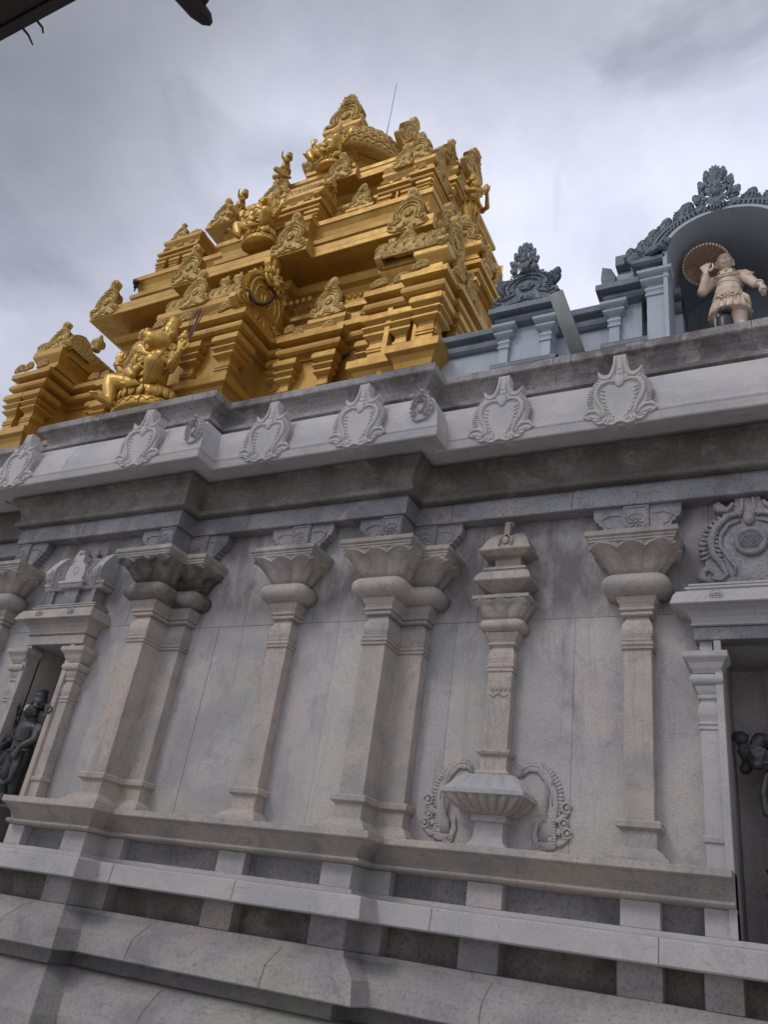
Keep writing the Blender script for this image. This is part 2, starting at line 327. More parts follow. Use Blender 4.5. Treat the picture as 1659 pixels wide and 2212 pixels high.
# ------------------------------------------------------------------ carved ornaments (local: x across, z up, outward -y)
def mirror(half): return half + [(-u, v) for u, v in half[::-1]]
def stone_kudu(depth=.16):
    """flame-edged horseshoe crest with a flared neck, about 1 wide and 1.08 high, base at z = 0"""
    m = MB()
    h = [(0.03, 0.0), (.10, -.035), (.17, -.02), (.22, .01), (.28, .0), (.33, .03), (.37, .09), (.44, .10), (.50, .15), (.475, .20), (.44, .25), (.38, .27)]
    for i in range(9):      # scalloped flank
        t = i / 8; u = .40 + .05 * math.sin(t * 2.6) - .14 * t * t; v = .29 + .40 * t
        h += [(u + .025, v), (u + .018, v + .028), (u - .006, v + .032)]
    h += [(.275, .73), (.30, .79), (.305, .86), (.25, .80), (.20, .775), (.15, .79), (.12, .86), (.095, .95), (.085, 1.08)]
    m.plate(mirror(h), -depth, .02, chamfer=.006)
    w = -.022
    for s in (-1, 1):
        def T(pts, r, **k): m.tube([(s * u, w, v) for u, v in pts], r, 6, **k)
        T([(.05, .63), (.15, .66), (.25, .63), (.31, .55), (.325, .45), (.29, .34), (.23, .24), (.20, .15), (.22, .09)], [.018, .028, .034, .036, .036, .034, .030, .026, .014])
        T([(.05, .60), (.14, .62), (.22, .59), (.27, .52), (.28, .45), (.25, .35), (.19, .25), (.155, .16), (.16, .10)], [.008] * 9)
        T([(.06, 1.06), (.07, .93), (.09, .80), (.13, .72), (.2, .70), (.26, .74), (.29, .82)], [.016, .018, .02, .022, .02, .016, .006])
        T([(.035, 1.06), (.045, .9), (.06, .76)], .007)
        T([(.24, .07), (.27, .16), (.33, .21), (.41, .21), (.47, .165)], [.01, .022, .03, .026, .008])
        T([(.26, .08), (.33, .11), (.42, .13)], .009); T([(.25, .06), (.31, .06), (.34, .05)], .012)
        for i in range(8):   # inner frill
            t = i / 7; u = .235 - .135 * t + .05 * math.sin(t * 3.1); v = .52 - .42 * t
            m.ell((s * u * .97, w, v), (.046, .016, .016), (0, s * (-.5 - .3 * t), 0), 6, 4)
        for i in range(12):   # outer frill
            t = i / 11; u = .385 + .045 * math.sin(t * 2.6) - .13 * t * t; v = .27 + .42 * t
            m.ell((s * u, w, v), (.048, .014, .013), (0, s * (-.15 - .6 * t), 0), 6, 4)
        for a, b in ((.10, .03), (.15, .02), (.20, .04)): m.ell((s * a, w, b + .02), (.026, .01, .045), (0, s * (.3 - a * 3), 0), 6, 4)
    m.ell((0, w - .004, .65), (.075, .024, .11), nu=8, nv=6); m.ell((0, w - .01, .76), (.035, .02, .03), nu=8, nv=5)
    m.box(-.03, .03, w - .006, w + .01, .84, 1.05)
    return m
def small_kudu(depth=.1):
    m = MB(); o = []
    for i in range(28):
        a = R(-70 + 320 * i / 27); r = .46 + (.03 if i % 2 else 0); o.append((r * math.cos(a) * .95, .48 + r * math.sin(a)))
    m.plate(o, -depth, .015, chamfer=.006)
    for r_, q in ((.37, .03), (.28, .022)): m.tube([(r_ * math.cos(R(-60 + 300 * i / 20)) * .95, -.017, .48 + r_ * math.sin(R(-60 + 300 * i / 20))) for i in range(21)], q, 6)
    for s in (-1, 1): m.tube([(s * .0, -.02, .62), (s * .12, -.02, .70), (s * .2, -.02, .56), (s * .1, -.02, .36), (0, -.02, .26)], .02, 6)
    for i in range(16):
        a = R(-60 + 300 * i / 15); m.ell((.45 * math.cos(a) * .95, -.016, .48 + .45 * math.sin(a)), (.045, .014, .02), (0, -a, 0), 6, 4)
    m.ell((0, -.03, .98), (.09, .03, .07), nu=8, nv=5)
    return m
def lion_head(m, c, s, w=0.):
    """leonine kirtimukha mask with curling mane, about 1.0 * s high"""
    x, y, z = c
    E_ = lambda u, v, d, r, rot=(0, 0, 0): m.ell((x + u * s, y - d * s, z + v * s), tuple(q * s for q in r), rot, 8, 6)
    E_(0, .25, .10, (.26, .2, .26)); E_(0, .05, .16, (.17, .16, .14)); E_(0, .18, .28, (.07, .08, .08))
    for q in (-1, 1):
        E_(q * .13, .30, .24, (.08, .08, .08)); E_(q * .15, .41, .2, (.11, .05, .04), (0, q * .5, 0))
        E_(q * .30, .18, .08, (.10, .09, .16), (0, q * .5, 0)); E_(q * .36, .46, .06, (.09, .07, .17), (0, q * .7, 0)); E_(q * .22, .62, .06, (.08, .07, .17), (0, q * .35, 0))
        m.tube([(x + q * .1 * s, y - .1 * s, z - .02 * s), (x + q * .3 * s, y - .1 * s, z - .12 * s), (x + q * .48 * s, y - .07 * s, z + .0 * s), (x + q * .52 * s, y - .05 * s, z + .2 * s), (x + q * .44 * s, y - .04 * s, z + .27 * s)], [.09 * s, .085 * s, .08 * s, .06 * s, .02 * s], 7)
        E_(q * .56, .30, .05, (.05, .05, .13), (0, q * .4, 0))
    E_(0, .72, .06, (.1, .08, .22)); E_(0, -.12, .14, (.09, .06, .05))
def gold_kudu(ar=1.0, head=True, depth=.14, flames=15, rings=2):
    """horseshoe gable ornament with flame rim; feet 1 wide, base at 0, tip about 1.25"""
    m = MB(); h = [(.02, 0), (.12, -.02), (.24, .0), (.36, -.01), (.48, .03), (.57, .10), (.55, .19), (.46, .25), (.38, .24)]
    cz = .47
    for i in range(flames):
        a = R(-14 + 84 * i / (flames - 1)); r = .40; u, v = r * math.cos(a), cz + r * math.sin(a) * .92
        h += [(u * .95, v - .012), (u * 1.12, v + .014)]
    h += [(.17, .88), (.11, .92), (.085, 1.02), (.13, 1.08), (.14, 1.16), (.09, 1.24)]
    m.plate([(u, v) for u, v in h] + [(0, 1.28)] + [(-u, v) for u, v in h[::-1]], -depth, .03, chamfer=.008)
    w = -.04
    for s in (-1, 1):
        def T(pts, q): m.tube([(s * u, w, v) for u, v in pts], q, 6)
        for i in range(rings):   # the band sweeps down from the crown and curls outwards in the feet
            r = .33 - .10 * i; q = .028 - .006 * i
            pts = [(r * math.cos(R(t)), cz + r * math.sin(R(t)) * .95) for t in range(88, -42, -13)]
            e = pts[-1]; pts += [(e[0] + .0, e[1] - .07), (e[0] + .06, e[1] - .13), (e[0] + .14, e[1] - .11), (e[0] + .16, e[1] - .04), (e[0] + .11, e[1] - .02)]
            T(pts, [q] * (len(pts) - 3) + [q * .9, q * .7, q * .4])
        T([(.03, 1.2), (.05, 1.05), (.06, .95), (.13, .86), (.22, .82), (.28, .84)], [.02, .022, .026, .028, .022, .012])
        T([(.36, .22), (.42, .28), (.50, .24), (.52, .16), (.46, .10), (.40, .12)], [.015, .028, .034, .034, .028, .014])
        T([(.05, .22), (.10, .12), (.09, .04)], [.02, .028, .018]); T([(.02, .10), (.16, .03), (.28, .04)], [.014, .024, .012])
        for i in range(7): t = i / 6; m.ell((s * (.30 - .03 * math.sin(t * 3) * 3), w, .30 + .42 * t), (.035, .014, .012), (0, s * .4, 0), 6, 4)
        m.ell((s * .10, w - .012, .45), (.035, .03, .07), (0, s * .3, 0), 6, 4)
    for i in range(flames * 2):
        a = R(-16 + 212 * i / (flames * 2 - 1)); m.ell((.405 * math.cos(a), w, cz + .38 * math.sin(a)), (.052, .018, .017), (0, -a, 0), 6, 4)
    m.ell((0, w, .50), (.07, .04, .10), nu=8, nv=5); m.ell((0, w - .01, .38), (.10, .03, .04), nu=8, nv=5); m.ell((0, w, .14), (.05, .025, .07), nu=6, nv=4)
    if head: lion_head(m, (0, -.03, .86), .38)
    else: m.ell((0, w, 1.12), (.08, .05, .10), nu=8, nv=5); m.ell((0, w, .90), (.09, .05, .06), nu=8, nv=5); m.ell((0, w, 1.0), (.05, .03, .05), nu=6, nv=4)
    return m
def rosette(depth=.1):
    m = MB(); o = []
    for i in range(26):
        a = R(-25 + 230 * i / 25); r = .44 + (.07 if i % 2 else 0); o.append((r * math.cos(a), .34 + r * math.sin(a) * .9))
    m.plate(o, -depth, .02, chamfer=.006)
    for i in range(11):
        a = R(-20 + 22 * i); m.ell((.36 * math.cos(a), -.03, .34 + .33 * math.sin(a)), (.12, .035, .045), (0, -a, 0), 6, 4)
    m.tube([(.2 * math.cos(R(t)), -.035, .32 + .18 * math.sin(R(t))) for t in range(0, 360, 24)], .035, 6, closed=True); m.ell((0, -.03, .32), (.1, .04, .09), nu=8, nv=5)
    return m
def leaf_crest(s=1.):
    """one upright curled acanthus leaf, 1 high"""
    m = MB(); h = [(-.25, 0), (.25, 0)]
    for i in range(9): t = i / 8; h += [(.27 + .14 * math.sin(t * 2.8), .05 + .6 * t), (.34 + .14 * math.sin(t * 2.8), .09 + .6 * t)]
    h += [(.2, .84), (.12, .97), (-.05, 1.02), (-.2, .95), (-.24, .82), (-.14, .76)]
    for i in range(7): t = 1 - i / 6; h += [(-.24 - .1 * math.sin(t * 2.6), .08 + .56 * t), (-.31 - .1 * math.sin(t * 2.6), .05 + .56 * t)]
    m.plate(h, -.16, .12, chamfer=.02)
    for dx, r in ((0, .05), (.13, .035), (-.13, .035)): m.tube([(dx * .6, -.14, .0), (dx + .04, -.15, .3), (dx * 1.1 - .04, -.15, .6), (dx * .4 - .02, -.15, .82), (-.12, -.14, .9)], [r, r, r, r * .9, r * .6], 6)
    for i in range(7):
        t = i / 6; m.ell((.3 + .08 * math.sin(t * 2.8), -.125, .1 + .58 * t), (.1, .03, .028), (0, -.5, 0), 6, 4)
        m.ell((-.25 - .06 * math.sin(t * 2.8), -.125, .1 + .5 * t), (.09, .03, .028), (0, .5, 0), 6, 4)
    m.ell((-.07, -.14, .9), (.13, .06, .09), nu=8, nv=5)
    return m
def kirti_crest():
    """tall mask crest with fan of plumes, 1 high, .8 wide"""
    m = MB()
    for i in range(9):
        a = R(-60 + 15 * i); m.tube([(0, -.06, .34), (math.sin(a) * .16, -.12, .34 - math.cos(a) * .14), (math.sin(a) * .30, -.10, .34 - math.cos(a) * .33)], [.03, .03, .02], 6)
    lion_head(m, (0, -.02, .36), .60)
    for q in (-1, 1):
        for (u, v, a, l) in ((.30, .62, .5, .15), (.17, .84, .3, .13), (.40, .38, .9, .15), (.37, .16, 1.3, .12)):
            h = []
            for i in range(22): t = 2 * math.pi * i / 22; k = 1.12 if i % 2 else .95; h.append((math.cos(t) * (.10 if math.sin(t) < .3 else .075) * k, math.sin(t) * l * k * 1.05))
            ca, sa = math.cos(-q * a), math.sin(-q * a)
            m.plate([(q * u + ca * x - sa * z, v + sa * x + ca * z) for x, z in h], -.05, .05, chamfer=.012)
            m.ell((q * u, -.07, v - .03), (.055, .04, .055), nu=8, nv=5)
    h = [(-.04, .6), (.04, .6), (.09, .75), (.12, .8), (.1, .84), (.13, .9), (.1, .92), (.12, .99), (.07, .98), (.05, 1.04), (0, 1.0), (-.05, 1.04), (-.07, .98), (-.12, .99), (-.1, .92), (-.13, .9), (-.1, .84), (-.12, .8), (-.09, .75)]
    m.plate(h, -.06, .07, chamfer=.015)
    for u in (-.04, 0, .04): m.tube([(u * .6, -.08, .66), (u, -.085, .8), (u * 1.3, -.08, .95)], .014, 5)
    return m
ORN = {}
def orn(kind, mt):
    k = (kind, mt)
    if k not in ORN:
        fn = {'stone_kudu': stone_kudu, 'small_kudu': small_kudu, 'gold_kudu': lambda: gold_kudu(head=False), 'gold_kudu_mask': gold_kudu, 'rosette': rosette, 'leaf': leaf_crest, 'kirti': kirti_crest}[kind]
        ORN[k] = fn().mesh('carved_' + kind, mt)
    return ORN[k]
def put(name, kind, mt, parent, loc, w, h=None, rot=None, d=None):
    h = h or w
    if kind == 'rosette': w *= rnd.uniform(.9, 1.1); h *= rnd.uniform(.88, 1.12); rot = (R(rnd.uniform(-4, 4)), R(rnd.uniform(-7, 7)), (rot or FRONT)[2] + R(rnd.uniform(-5, 5)))
    return place(name, orn(kind, mt), parent, loc=loc, rot=rot, scale=(w, d or w, h))
def flower(m, c, r):
    x, y, z = c
    m.tube([(x + r * math.cos(R(t)), y, z + r * math.sin(R(t))) for t in range(0, 360, 24)], r * .09, 5, closed=True)
    for i in range(8):
        a = R(45 * i); m.ell((x + .5 * r * math.cos(a), y, z + .5 * r * math.sin(a)), (.36 * r, .12 * r, .15 * r), (0, -a, 0), 6, 4)
    m.ell((x, y, z), (.2 * r, .16 * r, .2 * r), nu=8, nv=5)
def baluster(m, c, h, r):
    m.lathe([(r * .5, 0), (r * .6, h * .06), (r * .35, h * .12), (r, h * .34), (r * .92, h * .5), (r * .4, h * .62), (r * .5, h * .68), (r * .25, h * .76), (r * .3, h * .84), (0, h)], c, 16)
# ------------------------------------------------------------------ ground
g = MB(); g.add([(-600, -600, 0), (600, -600, 0), (600, 600, 0), (-600, 600, 0)], [(0, 1, 2, 3)])
g = g.build('ground', 'paving'); g['kind'] = 'structure'

# ------------------------------------------------------------------ stone temple hall
TH = thing('stone_temple', 'weathered grey granite temple hall with carved pilasters, deep eave and stepped plinth', 'temple')
YA, YB, YC = 5.0, 4.79, 4.58
XAB, XBC, XC = -2.69, -4.74, -6.49
RX = 6.0
PLAN = [(-12, YB), (XC, YB), (XC, YC), (XBC, YC), (XBC, YB), (XAB, YB), (XAB, YA), (RX, YA)]
NA = (-.44, -.02); NC = (-5.89, -5.43)          # niche openings
def seg(*p): return list(p)
PL_L = [(-12, YB), (XC, YB), (XC, YC), (NC[0], YC)]
PL_M = [(NC[1] + .01, YC), (XBC, YC), (XBC, YB), (XAB, YB), (XAB, YA), (NA[0], YA)]
PL_R = [(NA[1], YA), (RX, YA)]
# lower plinth, all round
m = MB(); m.sweep([(.50, 0), (.50, .42), (.44, .46), (.44, .52), (.30, .56), (.34, .62), (.42, .72), (.455, .84), (.44, .96), (.38, 1.06), (.30, 1.14), (.235, 1.185), (.215, 1.195), (.10, 1.195), (.10, 1.285)], PLAN); m.build('plinth_base_course', 'stone_plinth', TH, .006)
m = MB(); m.sweep([(.12, 1.283), (.335, 1.290), (.342, 1.298), (.312, 1.416), (.300, 1.424), (.165, 1.512), (.155, 1.514), (.150, 1.546), (.03, 1.549)], PLAN); m.build('chamfered_plinth_course', 'stone_plinth', TH, .004)
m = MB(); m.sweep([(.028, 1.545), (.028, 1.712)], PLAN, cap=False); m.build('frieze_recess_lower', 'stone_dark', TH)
m = MB(); m.sweep([(.02, 1.708), (.29, 1.708), (.297, 1.716), (.282, 1.826), (.276, 1.834), (.135, 1.850), (.130, 1.874), (.02, 1.876)], PLAN); m.build('plinth_band', 'stone_light', TH, .004)
m = MB()
for P in (PL_L, PL_M, PL_R): m.sweep([(.028, 1.872), (.028, 2.02)], P, cap=False)
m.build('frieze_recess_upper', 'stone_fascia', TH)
m = MB()
lip = [(0, 2.010), (.118, 2.014), (.160, 2.020), (.172, 2.030), (.172, 2.038), (.160, 2.047), (.130, 2.051), (.135, 2.068), (.150, 2.090), (.178, 2.114), (.215, 2.135), (.258, 2.146), (.265, 2.152), (.260, 2.192), (0, 2.192)]
for P in (PL_L, PL_M, PL_R): m.sweep(lip, P)
m.build('upper_plinth_moulding', 'stone_tan', TH, .003)
# frieze blocks under the pilasters
blocks = [(-1.03, -.82, YA), (-1.92, -1.70, YA), (-.60, -.44, YA), (-3.62, -3.40, YB), (-.02, .14, YA), (.5, .7, YA)]
for x0, x1, y in blocks:
    b = MB().box(x0, x1, y - .098, y + .03, 1.8755, 2.0115); b.build('frieze_block', 'stone_light', TH, .004)
    b = MB().box(x0 - .01, x1 + .01, y - .128, y + .03, 1.548, 1.7095); b.build('frieze_block', 'stone_plinth', TH, .004)
for (xa, ya, xb, yb) in ((XAB, YB, .20, .21), (XBC, YC, .20, .21)):
    for o, z0, z1, mt in ((.098, 1.8755, 2.0115, 'stone_light'), (.128, 1.548, 1.7095, 'stone_plinth')):
        b = MB(); b.sweep([(0, z0), (o, z0), (o, z1), (0, z1)], [(xa - .12, ya), (xa, ya), (xa, ya + .21), (xa + .26, ya + .21)]); b.build('frieze_block', mt, TH, .004)
b = MB().box(-5.45, -5.28, YC - .098, YC + .03, 1.8755, 2.0115); b.build('frieze_block', 'stone_light', TH, .004)
# wall slabs with open joints, bay by bay: (x0, x1, y face, joints at z 3.62, joints below, joints above)
wall = MB(); mortar = MB(); G = .0013
def slabs(x0, x1, y, xs_lo, xs_hi, zsplit, z0=2.19, z1=4.47):
    mortar.box(x0 + .004, x1 - .004, y + .0045, y + .29, z0 + .002, z1 - .004)
    for (za, zb, xs) in ((z0, zsplit, xs_lo), (zsplit, z1, xs_hi)):
        e = [x0] + xs + [x1]
        for a, b in zip(e[:-1], e[1:]):
            j = rnd.uniform(-.002, .002)
            wall.box(a + (G if a != x0 else 0), b - (G if b != x1 else 0), y + j, y + .3, za + (G if za > z0 else 0), zb - G)
slabs(XAB, NA[0] - .04, YA, [-2.20, -1.345], [-2.05, -1.50, -1.12, -.78], 3.70)
slabs(XBC, XAB, YB, [-4.18, -3.05], [-3.95, -3.30], 3.66)
slabs(NC[1] + .05, XBC, YC, [-5.06], [-5.0], 3.62)
slabs(XC, NC[0] - .05, YC, [-6.2], [-6.1], 3.60)
slabs(NA[1] + .04, RX, YA, [.8, 1.9, 3.1, 4.5], [.5, 1.5, 2.8, 4.1], 3.70)
slabs(-12, XC, YB, [-10.5, -9, -7.6], [-9.8, -8.3, -7], 3.6)
# over the niches, the returns and the solid core
wall.box(NA[0] - .04 + G, NA[1] + .04 - G, YA + .001, YA + .3, 3.476, 4.47); wall.box(NC[0] - .05 + G, NC[1] + .05 - G, YC + .001, YC + .3, 3.43, 4.47)
for a, ya, yb in ((XAB, YB, YA), (XBC, YC, YB)): wall.box(a - .25, a - .0015, ya + .301, yb + .3, 2.19, 4.47)
wall.build('wall_slabs', 'stone', TH, .002); mortar.build('mortar_bed', 'stone_fascia', TH)
core = MB()
for (a, b, y) in ((-12, XC + .3, YB), (XC + .31, NC[0] - .35, YC), (NC[1] + .35, XBC - .01, YC), (XBC, XAB - .01, YB), (XAB, NA[0] - .35, YA), (NA[1] + .35, RX, YA)):
    core.box(a, b, y + .303, y + 5, 0.02, 4.46)
core.build('wall_core', 'stone_dark', TH)
# entablature
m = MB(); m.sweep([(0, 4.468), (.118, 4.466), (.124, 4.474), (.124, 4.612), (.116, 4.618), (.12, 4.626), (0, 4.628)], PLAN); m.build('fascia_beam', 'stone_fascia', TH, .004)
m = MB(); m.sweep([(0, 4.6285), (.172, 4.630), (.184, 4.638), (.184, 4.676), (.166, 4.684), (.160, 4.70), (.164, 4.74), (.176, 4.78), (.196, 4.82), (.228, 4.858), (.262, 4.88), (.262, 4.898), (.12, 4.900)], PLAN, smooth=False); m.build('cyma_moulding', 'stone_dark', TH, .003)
m = MB(); m.sweep([(.10, 4.92), (.245, 4.922), (.39, 4.905), (.456, 4.892), (.464, 4.900), (.474, 4.957), (.452, 4.964), (.462, 4.978), (.464, 4.992), (.452, 5.006), (.450, 5.03), (.446, 5.08), (.432, 5.14), (.410, 5.20), (.382, 5.26), (.345, 5.33), (.30, 5.385), (.252, 5.425), (.20, 5.432)], PLAN); m.build('eave_cornice', 'stone_light', TH, .003)
m = MB(); m.sweep([(.0, 5.44), (.205, 5.44), (.205, 5.468), (.236, 5.474), (.240, 5.51), (.214, 5.518), (.190, 5.530), (.180, 5.560), (.186, 5.60), (.206, 5.64), (.24, 5.668), (.276, 5.678), (.284, 5.686), (.282, 5.752), (.276, 5.758), (-2.4, 5.762)], PLAN, cap=False); m.build('roof_coping', 'stone_coping', TH, .004)
# joints in the cornice courses: thin dark mortar fillets that follow the profile
def joint(x, y, prof, name='mortar_joint', sgn=1, w=.004):
    j = MB(); pts = [(x, y - o - .0015, z) for o, z in prof]
    for p, q in zip(pts[:-1], pts[1:]): j.add([(p[0] - w / 2, p[1], p[2]), (p[0] + w / 2, p[1], p[2]), (q[0] + w / 2, q[1], q[2]), (q[0] - w / 2, q[1], q[2])], [(0, 1, 2, 3)])
    j.build(name, 'stone_dark', TH)
EAV = [(.456, 4.893), (.474, 4.957), (.452, 4.964), (.464, 4.992), (.452, 5.006), (.446, 5.08), (.432, 5.14), (.410, 5.20), (.382, 5.26), (.345, 5.33), (.252, 5.425)]
for x, y in ((-.46, YA), (-2.33, YA), (-3.96, YB), (-5.9, YC), (1.1, YA)): joint(x, y, EAV)
COP = [(.206, 5.645), (.24, 5.668), (.284, 5.686), (.282, 5.757)]
for x, y in ((-1.5, YA), (-.1, YA), (-4.05, YB), (-5.02, YC)): joint(x, y, [(.186, 5.60)] + COP)
CYM = [(.124, 4.474), (.124, 4.612), (.184, 4.638), (.184, 4.676), (.160, 4.70), (.176, 4.78), (.228, 4.858), (.262, 4.88)]
for x, y in ((-2.28, YA), (-1.36, YA), (-4.05, YB), (-5.75, YC)): joint(x, y, CYM, w=.007)
for x, y in ((-.8, YA), (-2.05, YA), (-4.33, YB), (-3.3, YB), (-5.3, YC)):
    joint(x, y, [(.297, 1.716), (.282, 1.826), (.276, 1.834)]); joint(x + .35, y, [(.342, 1.298), (.312, 1.416), (.300, 1.424), (.165, 1.512)], w=.004)
for x, y in ((-2.3, YA), (-3.7, YB), (-5.15, YC)): joint(x, y, [(.34, .62), (.42, .72), (.455, .84), (.44, .96), (.38, 1.06), (.30, 1.14), (.235, 1.185)], w=.008)

# ------------------------------------------------------------------ pilasters
SH = [(.10, 2.40), (.10, 3.432)]
def pilaster(plan, wings, name='pilaster', mt='stone_tan', cm=None, lab=None):
    cm = cm or mt
    """plan: open polyline along the shaft face(s), already .10 proud of the wall (offset 0 = shaft face)"""
    root = MB(); root.sweep([(0, 2.40), (0, 3.436)], plan)
    sh = root.build(name, mt, TH, .004)
    if lab: sh['label'] = lab
    m = MB(); m.sweep([(-.1, 2.188), (.075, 2.190), (.088, 2.20), (.086, 2.215), (.066, 2.224), (.062, 2.234), (.03, 2.262), (.012, 2.275), (.012, 2.362), (.028, 2.370), (.040, 2.378), (.042, 2.408), (.03, 2.418), (-.1, 2.42)], plan, cap=True)
    m.build('pilaster_base', mt, sh, .003)
    m = MB(); m.sweep([(-.1, 3.432), (.012, 3.434), (.015, 3.444), (.004, 3.450), (.004, 3.456), (.014, 3.461), (.016, 3.474), (.004, 3.479), (.006, 3.486), (.012, 3.494), (0, 3.500), (.0, 3.505), (.010, 3.535), (.012, 3.56), (.004, 3.60), (-.012, 3.635), (-.02, 3.658), (-.1, 3.66)], plan)
    m.build('pilaster_vase', mt, sh, .0015)
    m = MB(); m.sweep([(-.1, 3.655), (.004, 3.657), (.014, 3.662), (.014, 3.678), (.004, 3.684), (.010, 3.688), (.024, 3.692), (.024, 3.708), (.016, 3.713), (.024, 3.735), (.028, 3.738), (.040, 3.762), (.042, 3.782), (-.1, 3.784)], plan)
    m.build('capital_neck', mt, sh, .002)
    T = [(-.1, 3.784)] + [(.052 + .080 * math.cos(R(a)), 3.852 + .069 * math.sin(R(a))) for a in range(-90, 91, 15)] + [(-.1, 3.922)]
    m = MB(); m.sweep(T, plan, rc=3.2, smooth=True); m.build('capital_cushion', cm, sh)
    pass
    # lotus flare with scalloped petals
    m = MB(); pr = [(-.1, 3.922), (.026, 3.924), (.052, 3.934), (.078, 3.955), (.100, 3.985), (.128, 4.025), (.162, 4.062), (.200, 4.096), (.203, 4.104), (.18, 4.108)]
    dep = [0, .008, .014, .020, .024, .028, .028, .022, .034, .0]; drop = [0, 0, 0, 0, 0, .006, .014, .034, .034, .0]
    m.sweep(pr, plan, petals=(.13, dep, drop)); m.build('lotus_flare', cm, sh)
    m = MB(); m.sweep([(-.1, 4.098), (.176, 4.100), (.190, 4.108), (.190, 4.122), (.197, 4.126), (.197, 4.140), (.204, 4.144), (.210, 4.150), (.210, 4.182), (-.1, 4.184)], plan); m.build('abacus', mt, sh, .002)
    # bracket with scrolled wings and a flower block
    for (x0, x1, y, wl, wr) in wings:
        m = MB(); m.box(x0, x1, y - .005, y + .2, 4.1835, 4.467); cx = (x0 + x1) / 2; flower(m, (cx, y - .006, 4.335), .066)
        for a, b in ((x0 + .012, x1 - .012),):
            for zz in (4.205, 4.452): m.box(a, b, y - .012, y, zz - .006, zz + .006)
            for xx in (a, b): m.box(xx - .005, xx + .005, y - .012, y, 4.205, 4.452)
        m.build('bracket_block', 'stone_fascia', sh, .002)
        for sgn, xw, wl_ in ((-1, x0, wl), (1, x1, wr)):
            if not wl_: continue
            out = [(0, 4.184), (.03, 4.184)]
            for i in range(6): t = i / 5; out += [(.035 + .135 * t, 4.205 + .155 * t), (.06 + .13 * t, 4.212 + .155 * t)]
            out += [(.205, 4.40), (.205, 4.467), (0, 4.467)]
            w = MB(); w.plate([(xw + sgn * u, v) for u, v in out], -.2, 0.0, O=(0, y + .012, 0)); 
            w.tube([(xw + sgn * u, y + .012, v) for u, v in ((.02, 4.40), (.09, 4.41), (.15, 4.38), (.12, 4.33), (.06, 4.29))], [.008, .01, .01, .008, .004], 5)
            w.build('bracket_wing', 'stone_fascia', sh, .003)
    return sh
HW = .085
pilaster([(-.925 - HW, YA), (-.925 - HW, YA - .1), (-.925 + HW, YA - .1), (-.925 + HW, YA)], [(-1.01, -.84, YA - .1, 1, 1)], lab='single pilaster right of the pot-based pilaster')
pilaster([(-3.50 - HW, YB), (-3.50 - HW, YB - .1), (-3.50 + HW, YB - .1), (-3.50 + HW, YB)], [(-3.585, -3.415, YB - .1, 1, 1)], lab='single pilaster between the two corner pilasters')
def corner_pil(x, yf, yb, lab, cm=None):
    pilaster([(x - .08, yf), (x - .08, yf - .1), (x + .1, yf - .1), (x + .1, yb - .1), (x + .29, yb - .1), (x + .29, yb)], [(x - .075, x + .095, yf - .1, 1, 0), (x + .1, x + .285, yb - .1, 0, 1)], name='corner_pilaster', lab=lab, cm=cm)
    f = MB().box(x - .04, x + .0985, yf - .06, yb - .02, 4.185, 4.466); f.build('bracket_block', 'stone_fascia', TH)
corner_pil(XAB, YB, YA, 'corner pilaster beside the pot-based pilaster'); corner_pil(XBC, YC, YB, 'corner pilaster beside the left niche', cm='stone_sooty')
x = XC; pilaster([(x - .10, YB), (x - .10, YC - .1), (x + .075, YC - .1), (x + .075, YC)], [(x - .095, x + .07, YC - .1, 0, 1)], name='corner_pilaster')
pilaster([(.80, YA), (.80, YA - .1), (.97, YA - .1), (.97, YA)], [(.8, .97, YA - .1, 1, 1)])

# ------------------------------------------------------------------ pot-based pilaster with the two serpents
kx = -1.815; y = YA
kp = [(kx - .083, y), (kx - .083, y - .09), (kx + .083, y - .09), (kx + .083, y)]
m = MB(); m.sweep([(.0, 2.77), (0, 3.30)], kp); KP = m.build('pot_pilaster', 'stone_tan', TH, .003); KP['label'] = 'slender pilaster rising from a fluted square pot, topped by a small domed shrine'
m = MB()
for i in range(5):
    a = kx - .06 + .03 * i; m.tube([(a, y - .092, 3.20), (a + .012, y - .094, 3.17), (a + .02, y - .092, 3.19)], .004, 5)
m.tube([(kx - .07, y - .091, 3.15), (kx - .035, y - .094, 3.13), (kx, y - .094, 3.155), (kx + .035, y - .094, 3.13), (kx + .07, y - .091, 3.15)], .004, 5)
m.build('shaft_carving', 'stone_tan', KP)
m = MB(); m.sweep([(-.09, 2.185), (.045, 2.188), (.05, 2.20), (.04, 2.215), (.02, 2.235), (.012, 2.26), (.008, 2.345), (.028, 2.352), (.028, 2.388), (-.09, 2.39)], kp); m.build('pot_foot', 'stone_light', KP, .003)
fl = [(-.09, 2.386), (.03, 2.388), (.078, 2.398), (.122, 2.42), (.156, 2.452), (.172, 2.478), (.178, 2.483)]
m = MB(); m.sweep(fl, kp, petals=(.05, [0, .012, .024, .030, .026, .014, 0], [0] * 7)); m.build('pot_bowl', 'stone_tan', KP)
m = MB(); m.sweep([(-.09, 2.480), (.176, 2.482), (.18, 2.487), (.18, 2.512), (.17, 2.518), (-.09, 2.52)], kp); m.build('pot_rim', 'stone_light', KP, .002)
m = MB(); m.sweep([(-.09, 2.515), (.168, 2.518), (.15, 2.55), (.12, 2.59), (.085, 2.618), (.04, 2.622), (-.09, 2.623)], kp, petals=(.052, [0, .004, .014, .016, .012, .004, 0], [0] * 7)); m.build('pot_shoulder', 'stone_light', KP)
m = MB(); m.sweep([(-.09, 2.62), (.022, 2.622), (.028, 2.64), (.02, 2.652), (.006, 2.66), (.004, 2.745), (.022, 2.755), (.03, 2.77), (.028, 2.785), (-.09, 2.79)], kp); m.build('pot_neck', 'stone_tan', KP, .002)
